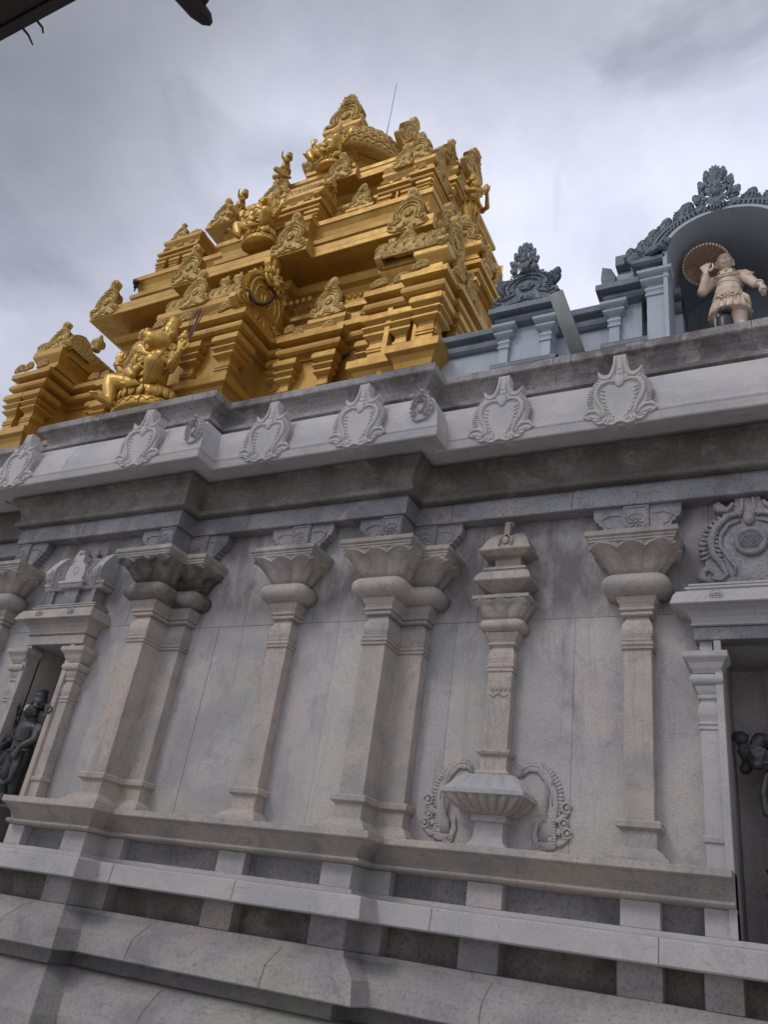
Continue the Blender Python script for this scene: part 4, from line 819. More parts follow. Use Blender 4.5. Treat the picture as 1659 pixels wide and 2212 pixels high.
for x, y, w in ((XT + 2.19, 6.0, .11), (XT + 1.93, 6.06, .09), (XT + 1.60, 6.06, .1), (XT + .53, 5.93, .1), (XT - .53, 5.93, .1), (XT + .8, 6.32, .1), (XT + 1.35, 6.32, .1), (XT - .9, 6.32, .1), (XT - 1.4, 6.32, .1), (XT - 1.67, 6.0, .1), (XT - 2.2, 6.0, .1), (XT - 1.93, 6.0, .1)):
    gpil(x, y, w, F2, s2, S2)
for y, xx in ((6.07, XT + 2.26), (6.25, XT + 2.26), (6.46, XT + 2.26), (5.98, XT + .6), (6.1, XT - 1.6)): gpil(y, xx, .09, F2, s2, S2, True)
for x in (XT + 1.77,): 
    m = MB(); m.box(x - .015, x + .015, 6.03, 6.25, 9.7, 10.22); m.build('upright_fin', 'gold', S2, .003)
M2 = tier([(XT + .80, 6.32), (XT + .80, 6.22), (XT + 1.24, 6.22), (XT + 1.24, 6.32)], 10.22, .55, top=False)
m = MB(); m.box(XT + .88, XT + 1.26, 6.24, 6.4, 10.22, 10.40); m.sweep([(0, 10.36), (.03, 10.37), (.03, 10.42), (-.05, 10.425)], [(XT + .88, 6.34), (XT + .88, 6.24), (XT + 1.26, 6.24), (XT + 1.26, 6.34)]); m.build('kudu_plinth', 'gold', M2, .003)
put('kudu', 'gold_kudu_mask', 'gold_pale', M2, (XT + 1.07, 6.22, 10.42), .34, .36)
for x in (XT + .9, XT + 1.14): put('kudu_rosette', 'rosette', 'gold_pale', M2, (x, 6.17, 10.22), .12)
M2L = tier([(XT - 1.30, 6.32), (XT - 1.30, 6.22), (XT - .8, 6.22), (XT - .8, 6.32)], 10.22, .55, top=False)
put('kudu', 'gold_kudu_mask', 'gold_pale', M2L, (XT - 1.05, 6.22, 10.22), .34, .36)
for x, y in ((XT + 2.14, 5.94), (XT + 1.95, 6.0), (XT + 1.75, 6.0), (XT + 1.56, 6.0), (XT + .42, 5.87), (XT + .0, 5.87), (XT - .4, 5.87), (XT - 1.68, 5.94), (XT - 1.9, 5.94), (XT - 2.15, 5.94), (XT + 1.38, 6.26), (XT + .7, 6.26)):
    put('kudu_rosette', 'rosette', 'gold_pale', S2, (x, y, 10.385), .13)
for y in (6.12, 6.32): put('kudu', 'gold_kudu', 'gold_pale', S2, (XT + 2.31, y, 10.40), .17, .24, rot=RIGHT)
B2 = barrel(XT + 1.50, XT + 2.22, 6.16, 10.655, .14, S2); put('kudu', 'gold_kudu', 'gold_pale', B2, (XT + 1.80, 5.99, 10.65), .27, .36)
put('roof_end_gable', 'gold_kudu', 'gold_pale', B2, (XT + 2.26, 6.17, 10.62), .34, .34, rot=RIGHT)
B2c = barrel(XT - .56, XT + .54, 6.08, 10.655, .16, S2); put('roof_end_gable', 'gold_kudu_mask', 'gold', B2c, (XT + .58, 6.12, 10.44), .46, .50, rot=RIGHT, d=.5)
put('kudu', 'gold_kudu', 'gold_pale', B2c, (XT - .28, 5.90, 10.62), .36, .42)
B2l = barrel(6.06, 6.9, XT - 1.82, 10.655, .15, S2, axis='y'); put('kudu', 'gold_kudu', 'gold_pale', B2l, (XT - 2.05, 6.0, 10.63), .3, .3)
barrel(XT - 2.25, XT - 1.72, 6.16, 10.655, .14, S2)
m = MB(); w2 = [(XT - 1.75, 9.0), (XT - 1.75, 6.72), (XT + 1.75, 6.72), (XT + 1.75, 9.0)]
m.sweep([(0, 10.2), (0, 11.0), (.05, 11.05), (.06, 11.12), (.0, 11.16), (.02, 11.24), (.10, 11.30), (.10, 11.4)], w2); m.build('upper_wall', 'gold', GT, .004)
C2 = slab([(XT - 2.10, 9.0), (XT - 2.10, 6.45), (XT - .72, 6.45), (XT - .72, 6.35), (XT + .76, 6.35), (XT + .76, 6.45), (XT + 2.10, 6.45), (XT + 2.10, 9.0)], 11.36, .15, GT)
for x, y in ((XT - 1.78, 6.44), (XT - .62, 6.34), (XT + .46, 6.34), (XT + 1.72, 6.44)): put('kudu', 'gold_kudu', 'gold_pale', C2, (x, y, 11.38), .42, .46, d=.5)
for y in (6.7, 7.1): put('kudu', 'gold_kudu', 'gold_pale', C2, (XT + 2.11, y, 11.38), .4, .44, rot=RIGHT, d=.5)

# ---- neck, front porch and dome -------------------------------------
m = MB(); m.sweep([(-.05, 11.5), (0, 11.55), (.0, 11.68), (.05, 11.73), (.055, 11.80), (-.6, 11.81)], [(XT - 1.75, 8.9), (XT - 1.75, 6.62), (XT - .56, 6.62), (XT - .56, 6.5), (XT + .58, 6.5), (XT + .58, 6.62), (XT + 1.72, 6.62), (XT + 1.72, 8.9)]); m.build('storey_base', 'gold', GT, .004)
F3, s3 = 13.06, .78
S3 = tier([(XT - .40, 7.4), (XT - .40, 6.78), (XT + .26, 6.78), (XT + .26, 7.4)], F3, s3)
m = MB(); m.box(XT - .36, XT + .22, 6.84, 7.5, 11.7, 13.38); m.build('porch_core', 'gold', S3)
for x in (-.34, .20): gpil(XT + x, 6.78, .1, F3, s3, S3)
for y in (6.84, 7.1): gpil(y, XT + .26, .1, F3, s3, S3, True)
put('front_gable', 'gold_kudu_mask', 'gold_pale', S3, (XT - .10, 6.84, 13.405), .70, .74, d=.9)
m = MB(); m.box(XT - .33, XT + .19, 6.9, 7.3, 13.39, 13.6); m.build('gable_backing', 'gold_pale', S3, .01)
DM = MB(); DM.lathe([(.66, 11.75), (.60, 12.1), (.58, 12.50), (.62, 12.54), (.62, 12.60), (.70, 12.64)], (XT, YT, 0), 8, smooth=False, a0=R(22.5)); DM.build('dome_neck', 'gold', GT, .004)
DM = MB(); zz = [12.78, 12.90, 13.04, 13.20, 13.36, 13.50, 13.61]; rr_ = [.87, .86, .82, .75, .64, .49, .30]
DM.lathe([(.55, 12.68), (.83, 12.64), (.89, 12.69)] + list(zip(rr_, zz)) + [(.15, 13.66), (0, 13.68)], (XT, YT, 0), 48); dome = DM.build('dome', 'gold_pale', GT)
q = MB()
for k in range(24):
    for s in (-1, 1):
        pts = []
        for j in range(13):
            t = j / 12 * 6; i = min(int(t), 5); f = t - i; a = 2 * math.pi * k / 24 + s * t * .18; r = rr_[i] * (1 - f) + rr_[i + 1] * f + .008
            pts.append((XT + r * math.cos(a), YT + r * math.sin(a), zz[i] * (1 - f) + zz[i + 1] * f))
        q.tube(pts, .016, 5)
    for i in range(6):
        a = 2 * math.pi * (k + .5 * (i % 2)) / 24; r = (rr_[i] + rr_[i + 1]) / 2; q.ell((XT + r * math.cos(a), YT + r * math.sin(a), (zz[i] + zz[i + 1]) / 2), (.02, .05, .05), (0, 0, a), 6, 4)
q.build('dome_net_carving', 'gold_pale', dome)
q = MB()
for k in range(54): a = 2 * math.pi * k / 54; q.ell((XT + .89 * math.cos(a), YT + .89 * math.sin(a), 12.72), (.03, .04, .035), (0, 0, a), 6, 4)
q.build('dome_rim_petals', 'gold_pale', dome)
put('side_gable', 'gold_kudu', 'gold_pale', dome, (XT + .92, YT + .0, 12.98), .84, .80, rot=RIGHT, d=.6)
put('back_gable', 'gold_kudu', 'gold_pale', dome, (XT - .92, YT, 12.98), .84, .84, rot=(0, 0, R(-90)), d=.6)
m = MB(); m.lathe([(.2, 13.62), (.24, 13.66), (.12, 13.74), (.0, 13.82)], (XT, YT, 0), 24); m.build('dome_cap', 'gold_pale', dome)

# ---- taller pavilions on the right-hand face --------------------------
def side_pav(x, y0, y1, zk, s, xb, gab, nm='side_pavilion'):
    w = tier([(xb, y0), (x, y0), (x, y1), (xb, y1)], zk, s)
    Z = ZM(zk, s); m = MB(); m.box(xb - .1, x - .08 * s, y0 + .08 * s, y1 - .08 * s, Z(6.1), Z(7.99)); m.build('pavilion_core', 'gold', w)
    for xx in (x - .07, x - .30): gpil(xx, y0, .12 * s ** .5, zk, s, w)
    b = barrel(y0 + .06, y1 - .06, x - .30, Z(8.0), .26 * s + .04, w, axis='y')
    put('roof_end_gable', 'gold_kudu_mask' if gab else 'gold_kudu', 'gold_pale', b, (x - .24, y0 - .0, Z(7.99)), .50, .44, d=.5)
    for yy in (y0 + .15, y0 + .5): put('kudu', 'gold_kudu', 'gold_pale', w, (x + .09 * s, yy, Z(7.56)), .26, .34, rot=RIGHT)
    return w, b
side_pav(-2.92, 6.14, 8.5, 8.62, .78, -3.9, False)
wp, bp = side_pav(-3.66, 6.68, 8.2, 11.0, .6, -4.4, False)
put('front_crest', 'gold_kudu_mask', 'gold_pale', wp, (-3.52, 6.95, 11.25), .62, .52, rot=RIGHT, d=.5)
m = MB(); m.sweep([(-.1, 9.86), (.0, 9.88), (.0, 9.98), (.02, 10.0), (.02, 10.06), (-.1, 10.07)], [(-4.2, 6.5), (-3.42, 6.5), (-3.42, 7.3), (-4.2, 7.3)]); m.build('figure_ledge', 'gold', wp, .003)
for x, y, z, w in ((-2.78, 7.0, 7.9, .5), (-2.62, 7.5, 7.6, .46)): put('kudu', 'gold_kudu', 'gold_pale', GT, (x, y, z), w, w)
# tower core so nothing shows through
m = MB(); m.box(XT - 2.2, XT + 2.55, 6.0, 8.9, 5.77, 8.6); m.box(XT - 2.9, XT + 2.9, 5.75, 7.3, 5.77, 7.5); m.box(XT - 2.0, XT + 1.9, 6.4, 8.8, 8.6, 10.3); m.box(XT - 1.6, XT + 1.6, 6.8, 8.6, 10.3, 11.7); m.box(XT - .6, XT + .62, 5.16, 5.7, 6.2, 7.5); m.box(XT + 2.35, XT + 3.0, 5.38, 6.0, 6.2, 7.5); m.box(XT + 2.78, XT + 2.99, 5.27, 5.4, 6.2, 7.5); m.box(XT - 2.99, XT - 2.6, 5.28, 6.0, 6.2, 7.5); m.box(XT + .7, XT + 2.4, 5.7, 6.1, 6.1, 7.5); m.box(XT + 1.6, XT + 2.18, 6.14, 6.6, 9.5, 10.36); m.box(XT - .54, XT + .54, 6.0, 6.5, 9.5, 10.36); m.box(XT - 2.2, XT - 1.66, 6.07, 6.6, 9.5, 10.36); m.build('tower_core', 'gold', GT)

# denser carving: bead rows under the broad cornices, panels on the upper walls, extra leaf drops
def beads(x0, x1, y, z, n, r, parent, rot=False):
    m = MB()
    for i in range(n):
        a = x0 + (x1 - x0) * (i + .5) / n; w = (x1 - x0) / n * .42
        m.ell((a, y, z) if not rot else (y, a, z), (w, r, r * 1.6) if not rot else (r, w, r * 1.6), nu=8, nv=5)
    m.build('petal_row', 'gold', parent)
beads(XT - .95, XT + 1.0, 5.80, 8.36, 22, .03, C1); beads(XT + .62, XT + 2.2, 5.93, 8.36, 20, .03, C1); beads(XT - 2.2, XT - .62, 5.93, 8.36, 20, .03, C1)
beads(XT - 1.7, XT + 1.7, 6.72, 11.14, 34, .022, C2)
beads(XT - .56, XT + .56, 5.77, 9.46, 14, .02, S2); beads(XT + .72, XT + 2.2, 5.90, 9.46, 18, .02, S2); beads(XT - 2.2, XT - .72, 5.90, 9.46, 18, .02, S2)
for x, y, z, w, pa in ((XT + .30, 5.03, 7.555, .17, S1), (XT - .30, 4.98, 7.555, .17, S1), (XT + 1.0, 5.53, 7.555, .16, S1), (XT - .9, 5.53, 7.555, .16, S1), (XT - 1.9, 5.53, 7.555, .16, S1), (XT + .2, 5.87, 10.385, .11, S2), (XT - .2, 5.87, 10.385, .11, S2), (XT - 1.2, 6.26, 10.385, .11, S2), (XT + .08, 6.70, 13.06, .14, S3), (XT - .26, 6.70, 13.06, .14, S3)):
    put('kudu_rosette', 'rosette', 'gold_pale', pa, (x, y, z), w)
for x, w in ((XT + .1, .5), (XT - 1.5, .4), (XT + 1.3, .4)): put('wall_relief', 'gold_kudu', 'gold', GT, (x, 5.93 if abs(x - XT) > .6 else 5.78, 8.0), w, .34, d=.4)
for y in (6.3, 6.75, 7.2, 7.7): put('kudu', 'gold_kudu', 'gold_pale', S1, (-3.28, y, 7.62), .34, .42, rot=RIGHT)
for y in (6.9, 7.4): put('kudu', 'gold_kudu_mask', 'gold_pale', S2, (XT + 2.05, y, 10.42), .3, .36, rot=RIGHT)
# ------------------------------------------------------------------ blue-grey parapet with its shrines
BP = thing('painted_parapet', 'blue-grey painted parapet with small shrines and a big arched niche, along the roof edge', 'parapet')
CAPP = [(-.05, 6.52), (.0, 6.525), (.03, 6.535), (.05, 6.56), (.055, 6.59), (.045, 6.62), (.02, 6.64), (.02, 6.655), (.07, 6.67), (.085, 6.68), (.085, 6.745), (-.1, 6.75)]
m = MB(); m.box(-2.86, -.62, 5.36, 5.7, 5.77, 6.53); m.build('parapet_wall', 'blue', BP, .004)
m = MB(); m.sweep(CAPP, [(-2.80, 5.36), (-.62, 5.36)]); m.box(-2.80, -.62, 5.36, 5.7, 6.53, 6.748); m.build('parapet_cap', 'slate', BP, .003)
def bpil(x, w, y, zt, parent, z0=6.0, mt='blue', big=False):
    pl = [(x - w / 2, y + .08), (x - w / 2, y), (x + w / 2, y), (x + w / 2, y + .08)]; d = zt
    m = MB(); m.sweep([(0, z0), (0, d - .25), (.012, d - .245), (.012, d - .225), (0, d - .22), (.005, d - .2), (.014, d - .185), (.012, d - .165), (-.004, d - .145), (-.004, d - .135), (.03, d - .115), (.045, d - .10), (.045, d - .085), (.01, d - .08), (.01, d - .065), (.05, d - .045), (.065, d - .03), (.068, d - .004), (-.05, d)], pl)
    m.build('parapet_pilaster', mt, parent, .002)
def shrine(x0, x1, yf, zt, parent, one=0):
    s = MB().box(x0 + .06, x1 - .06, yf + .04, 5.45, 5.77, zt); s = s.build('shrine_body', 'blue', parent, .003)
    for x in ((x0 + .10,) if one else (x0 + .10, x1 - .10)): bpil(x, .085, yf + .0, zt - .005, s, z0=5.95)
    m = MB(); m.sweep([(-.05, zt - .01), (0, zt), (.03, zt + .01), (.05, zt + .04), (.045, zt + .07), (.02, zt + .085), (.09, zt + .095), (.10, zt + .10), (.10, zt + .16), (-.1, zt + .165)], [(x0 + .06, 5.5), (x0 + .06, yf), (x1 - .06, yf), (x1 - .06, 5.5)]); m.box(x0 + .06, x1 - .06, yf + .01, 5.5, zt, zt + .163); m.build('shrine_cornice', 'slate', s, .003)
    m = MB(); pts = [(x0 - .02, yf - .02, 6.15), (x1 - .0, yf - .02, 6.15)]
    prof = [(.0, 6.08), (.03, 6.085), (.055, 6.10), (.07, 6.13), (.068, 6.16), (.05, 6.19), (.02, 6.205), (-.1, 6.21)]
    m.sweep(prof, [(x0 - .01, yf + .05), (x1 + .0, yf + .05)]); m.build('roll_moulding', 'slate', s)
    return s
K1 = shrine(-2.20, -1.62, 5.16, 6.60, BP)
put('shrine_gable', 'gold_kudu', 'slate_carved', K1, (-1.90, 5.10, 6.765), .56, .42, d=.6); put('mask_crest', 'kirti', 'slate_carved', K1, (-1.93, 5.06, 7.10), .26, .38)
for s in (-1, 1): put('corner_leaf', 'leaf', 'slate_carved', K1, (-1.90 + s * .215, 5.12, 6.98), .15 * -s, .17, rot=(0, s * R(20), 0), d=.15)
m = MB(); m.box(-2.14, -1.66, 5.2, 5.5, 6.76, 6.98); m.build('gable_backing', 'blue', K1, .01)
K2 = shrine(-1.235, -.86, 5.16, 6.60, BP, 1)
m = MB(); m.box(-1.19, -.75, 5.2, 5.5, 6.762, 6.95); m.sweep([(0, 6.95), (.02, 6.97), (-.02, 7.02), (-.06, 7.10), (-.14, 7.14)], [(-1.16, 5.45), (-1.16, 5.24), (-.9, 5.24)]); m.build('unfinished_roof', 'blue', K2, .006)
m = MB(); m.add([(-1.23, 5.14, 6.765), (-1.14, 5.14, 6.765), (-1.12, 5.14, 6.9), (-1.16, 5.14, 7.0), (-1.24, 5.14, 7.04), (-1.25, 5.14, 6.9)] + [(-1.23, 5.3, 6.765), (-1.14, 5.3, 6.765), (-1.12, 5.3, 6.9), (-1.16, 5.3, 7.0), (-1.24, 5.3, 7.04), (-1.25, 5.3, 6.9)], [(0, 1, 2, 3, 4, 5), (11, 10, 9, 8, 7, 6)] + [(i, (i + 1) % 6, 6 + (i + 1) % 6, 6 + i) for i in range(6)]); m.box(-1.14, -1.02, 5.2, 5.34, 7.08, 7.2); m.build('roof_end_gable', 'slate', K2, .006)
# the arch
AX, AR, AZ = -.25, .43, 6.93; yb = 5.06; EZ = .72
AN = MB()
def archring(m, r0, r1, y0, y1, a0=0, a1=180, n=40, ez=.72):
    vs = []
    for i in range(n + 1):
        a = R(a0 + (a1 - a0) * i / n)
        for r in (r0, r1):
            for y in (y0, y1): vs.append((AX - r * math.cos(a), y, AZ + r * math.sin(a) * ez + .0))
    fs = []
    for i in range(n):
        k = 4 * i; fs += [(k, k + 4, k + 6, k + 2), (k + 1, k + 3, k + 7, k + 5), (k, k + 1, k + 5, k + 4), (k + 2, k + 6, k + 7, k + 3)]
    fs += [(0, 2, 3, 1), (4 * n, 4 * n + 1, 4 * n + 3, 4 * n + 2)]; m.add(vs, fs, False)
archring(AN, AR, AR + .035, yb - .05, 6.0); AN = AN.build('arch', 'blue', BP)
m = MB(); archring(m, AR + .034, AR + .12, yb - .02, 5.95); archring(m, AR + .118, AR + .14, yb - .035, yb + .1); m.box(AX - AR - .20, AX - AR - .03, yb, 5.9, 6.9, 6.98); m.box(AX + AR + .03, AX + AR + .20, yb, 5.9, 6.9, 6.98); m.build('arch_band', 'slate', AN)
m = MB()
for i in range(40):
    a = R(4 + 172 * i / 39); c = (AX - (AR + .077) * math.cos(a), yb - .03, AZ + (AR + .077) * math.sin(a) * EZ); m.ell(c, (.042, .022, .014), (0, -(math.pi / 2 - a) * (-1) + .9 * (1 if a < math.pi / 2 else -1), 0), 6, 4)
m.build('rope_carving', 'slate', AN)
m = MB(); m.box(AX - AR - .01, AX + AR + .01, 5.98, 6.03, 5.77, 7.25); m.build('niche_back_wall', 'blue', AN)
for s in (-1, 1):
    xj = AX + s * AR; a, b = sorted((xj, xj + s * .035)); m = MB(); m.box(a, b, yb - .05, 6.0, 5.77, AZ + .003); m.build('arch_jamb', 'blue', AN, .004)
    xo = xj + s * .035; xe = xj + s * .17; a, b = sorted((xo, xe)); m = MB(); m.box(a, b, yb + .0, 5.6, 5.77, 6.70); m.box(a, b, yb + .05, 5.9, 6.69, 6.95); m.build('arch_pier', 'blue', AN, .004)
    bpil((a + b) / 2, abs(b - a) + .004, yb - .012, 6.74, AN, z0=5.8)
    e = xj + s * .27; a, b = sorted((xo - s * .0, e)); P = [(a, yb + .3), (a, yb - .03), (b, yb - .03), (b, yb + .3)]
    m = MB(); m.sweep([(-.08, 6.74), (-.05, 6.745), (-.03, 6.76), (-.02, 6.79), (-.03, 6.82), (-.05, 6.83), (.0, 6.84), (.02, 6.86), (.02, 6.90), (-.1, 6.905)], P); m.box(a + .06, b - .06, yb, yb + .3, 6.70, 6.90); m.build('pier_cornice', 'slate', AN, .003)
# crest of curled leaves climbing the arch
for s in (-1, 1):
    for dx, z, sz, tl in ((.66, 6.93, .19, 50), (.58, 6.985, .19, 38), (.50, 7.065, .20, 28), (.40, 7.15, .21, 20), (.25, 7.225, .26, 8)):
        if s > 0 and dx < .3: continue
        put('arch_leaf', 'leaf', 'slate_carved', AN, (AX + s * dx, yb + .02, z), s * sz, sz, rot=(0, s * R(tl) * .6, 0), d=.15)
put('mask_crest', 'kirti', 'slate_carved', AN, (-.275, yb - .03, 7.22), .35, .56)
for i, z in enumerate((7.245, 7.215)): put('arch_leaf', 'leaf', 'slate_carved', AN, (-.03 + i * .15, yb + .02, z), -.20, .23, rot=(0, R(6 + 10 * i), 0), d=.15)
m = MB(); m.tube([(-.68, yb - .06, 6.93), (-.73, yb - .07, 6.97), (-.80, yb - .06, 6.94), (-.86, yb - .05, 6.93)], [.02, .04, .032, .012], 8); m.tube([(-.69, yb - .06, 6.98), (-.66, yb - .06, 7.03), (-.70, yb - .06, 7.06)], [.03, .025, .01], 7); m.build('arch_scroll', 'slate_carved', AN)
# wall continues to the right of the arch
m = MB(); m.box(.36, 5.0, 5.36, 5.7, 5.77, 6.53); m.build('parapet_wall', 'blue', BP, .004)
m = MB(); m.sweep(CAPP, [(.45, 5.36), (5.0, 5.36)]); m.build('parapet_cap', 'slate', BP, .003)

# ------------------------------------------------------------------ small things on the roof
m = MB(); a = Vector((-1.325, 4.78, 5.75)); b = Vector((-1.335, 4.52, 6.24)); d = (b - a)
# open grey downpipe stub leaning out over the eave
ring = []
def pipe(a, b, ro, ri, n=24):
    d = (b - a).normalized(); u = d.cross(Vector((1, 0, 0))).normalized(); v = d.cross(u); vs = []; fs = []
    for p, r in ((a, ri), (a, ro), (b, ro), (b, ri)):
        for k in range(n): t = 2 * math.pi * k / n; vs.append(p + (u * math.cos(t) + v * math.sin(t)) * r)
    for q in range(4):
        for k in range(n): l = (k + 1) % n; w = (q + 1) % 4; fs.append((q * n + k, q * n + l, w * n + l, w * n + k))
    m.add(vs, fs, True)
pipe(Vector((-1.31, 4.82, 5.74)), Vector((-1.415, 4.42, 6.13)), .056, .050)
tag(m.build('drain_pipe', 'grey_pipe'), 'open grey drain pipe leaning out over the stone roof edge', 'pipe')
m = MB(); m.tube([(XT + .35, YT, 13.5), (XT + .33, YT, 15.35)], [.012, .006], 6); tag(m.build('lightning_rod', 'steel'), 'thin bare metal rod standing on the tower dome', 'lightning rod')
# ------------------------------------------------------------------ veranda roof over the viewer
VR = thing('veranda_roof', 'dark underside of a veranda roof cutting the top left corner of the view', 'roof')
m = MB(); m.box(-14, 9, -1.9, .67, 4.0, 4.12); m.build('roof_deck', 'tiles', VR, .01)
m = MB(); m.box(-14, 9, .672, .70, 3.985, 4.2); m.build('eave_board', 'tiles', VR, .004)
for x, l in ((-2.02, .05), (-1.955, .035), (-5.2, .05)):
    m = MB(); m.tube([(x, .69, 3.99), (x + .004, .72, 3.985), (x - .012, .70 + l, 3.99)], [.005, .004, .003], 6); m.build('twig', 'tiles', VR)
m = MB(); m.tube([(-1.50, .68, 4.03), (-1.468, .80, 4.015), (-1.447, .87, 4.0), (-1.437, .905, 4.0), (-1.433, .922, 4.0)], [.034, .034, .030, .022, .008], 12)
m.tube([(-1.44, .70, 4.03), (-1.425, .84, 4.02), (-1.415, .872, 4.018)], [.022, .022, .010], 10); m.build('eave_bracket', 'tiles', VR)
for x in (-12, -7.5, 4.5, 8.5):
    for y in (-1.6,): m = MB(); m.tube([(x, y, 0), (x, y, 4.0)], .12, 16); m.build('veranda_post', 'stone', VR)

# ------------------------------------------------------------------ carved figures
def hand(m, c, d, up, s, curl=.5, spread=.22):
    """palm with five separate fingers; d = direction of the fingers, up = palm normal"""
    c = Vector(c); d = Vector(d).normalized(); n = Vector(up); n = (n - d * n.dot(d)).normalized(); w = d.cross(n)
    for k in (-.6, -.2, .2, .6): m.tube([c - d * .01 * s, c + d * .075 * s + w * k * .042 * s], [.018 * s, .019 * s], 7)
    for k, L in ((-1, .058), (-.33, .072), (.33, .068), (1, .052)):
        a = c + d * .07 * s + w * k * .032 * s; dd = (d + w * k * spread).normalized()
        b = a + dd * L * .5 * s; e = b + (dd - n * curl).normalized() * L * .6 * s; m.tube([a, b, e], [.0125 * s, .0115 * s, .008 * s], 7)
    a = c + w * .035 * s + d * .01 * s; m.tube([a, a + (w * .9 + d * .6).normalized() * .045 * s, a + (w * .5 + d * 1.2).normalized() * .08 * s], [.015 * s, .013 * s, .009 * s], 7)
def limb(m, pts, rr):
    m.tube(pts, rr, 18)
    for p, r in zip(pts, rr): m.ell(p, r * .985, nu=16, nv=10)
def face(m, c, r, yaw=0, s=1.):
    """human head looking along -y turned by yaw"""
    c = Vector(c); Rz = Matrix.Rotation(yaw, 3, 'Z'); P = lambda x, y, z: c + Rz @ Vector((x, y, z)) * r
    m.ell(c, (r * .80, r * .92, r * 1.05), (0, 0, yaw), 14, 10); m.ell(P(0, -.12, -.45), (r * .62, r * .70, r * .58), (0, 0, yaw), 12, 8)
    m.ell(P(0, -.78, -.62), (r * .26, r * .2, r * .16), (0, 0, yaw)); limb(m, [P(0, -.88, .12), P(0, -1.0, -.12), P(0, -1.10, -.24)], [r * .09, r * .11, r * .14])
    for q in (-1, 1):
        m.ell(P(q * .09, -1.0, -.25), r * .10); m.ell(P(q * .32, -.83, .06), (r * .20, r * .13, r * .10), (0, 0, yaw)); m.tube([P(q * .12, -.90, .24), P(q * .32, -.88, .30), P(q * .52, -.74, .24)], [r * .05, r * .06, r * .04], 6)
        m.ell(P(q * .36, -.66, -.30), (r * .22, r * .18, r * .2)); m.ell(P(q * .82, -.02, -.02), (r * .10, r * .2, r * .3), (0, 0, yaw)); m.ell(P(q * .84, .0, -.42), (r * .12, r * .14, r * .16))
    m.ell(P(0, -.93, -.43), (r * .22, r * .08, r * .055), (0, 0, yaw)); m.ell(P(0, -.92, -.52), (r * .18, r * .09, r * .06), (0, 0, yaw))
def crown(m, c, r, h, tilt=(0, 0, 0)):
    m.lathe([(r * .98, -.05 * h), (r * 1.08, 0), (r * 1.08, .07 * h), (r * .98, .10 * h), (r * .96, .3 * h), (r * 1.0, .34 * h), (r * .92, .38 * h), (r * .82, .62 * h), (r * .86, .66 * h), (r * .76, .7 * h), (r * .66, .86 * h), (r * .8, .92 * h), (r * .8, .96 * h), (r * .3, 1.0 * h), (r * .18, 1.08 * h), (0, 1.12 * h)], c, 20, tilt=tilt)
    for k in range(7):
        a = 2 * math.pi * k / 7 - math.pi / 2; v = Euler(tilt).to_matrix() @ Vector((r * 1.02 * math.cos(a), r * 1.02 * math.sin(a), .2 * h)); m.ell(Vector(c) + v, (r * .2, r * .2, .12 * h), nu=8, nv=5)
def ringlet(m, c, r, q, tilt=(0, 0, 0), sy=1., n=22):
    Rm = Euler(tilt).to_matrix(); m.tube([Vector(c) + Rm @ Vector((r * math.cos(2 * math.pi * k / n), r * sy * math.sin(2 * math.pi * k / n), 0)) for k in range(n)], q, 6, closed=True)
def lotus_seat(parent, rx, ry, h, mt):
    m = MB(); m.lathe([(rx * .94, 0), (rx * 1.0, h * .05), (rx * .98, h * .38), (rx * .90, h * .46), (rx * .80, h * .52), (rx * .86, h * .62), (rx * .96, h * .80), (rx * .94, h * .94), (rx * .86, h)], seg=48, scale=(1, ry / rx))
    for k in range(20):
        a = 2 * math.pi * k / 20; c = (rx * .93 * math.cos(a), ry * .93 * math.sin(a), h * .72); m.ell(c, (rx * .13, rx * .06, h * .24), (0, 0, a + math.pi / 2), 8, 6)
        a += math.pi / 20; c = (rx * .98 * math.cos(a), ry * .98 * math.sin(a), h * .22)
        pts = [(math.cos(a + t * .16) * rx * 1.0, math.sin(a + t * .16) * ry * 1.0, h * (.12 + .2 * (1 - t * t))) for t in (-.9, -.6, -.3, 0, .3, .6, .9)]; m.tube(pts, rx * .016, 6)
    return m.build('lotus_seat', mt, parent)
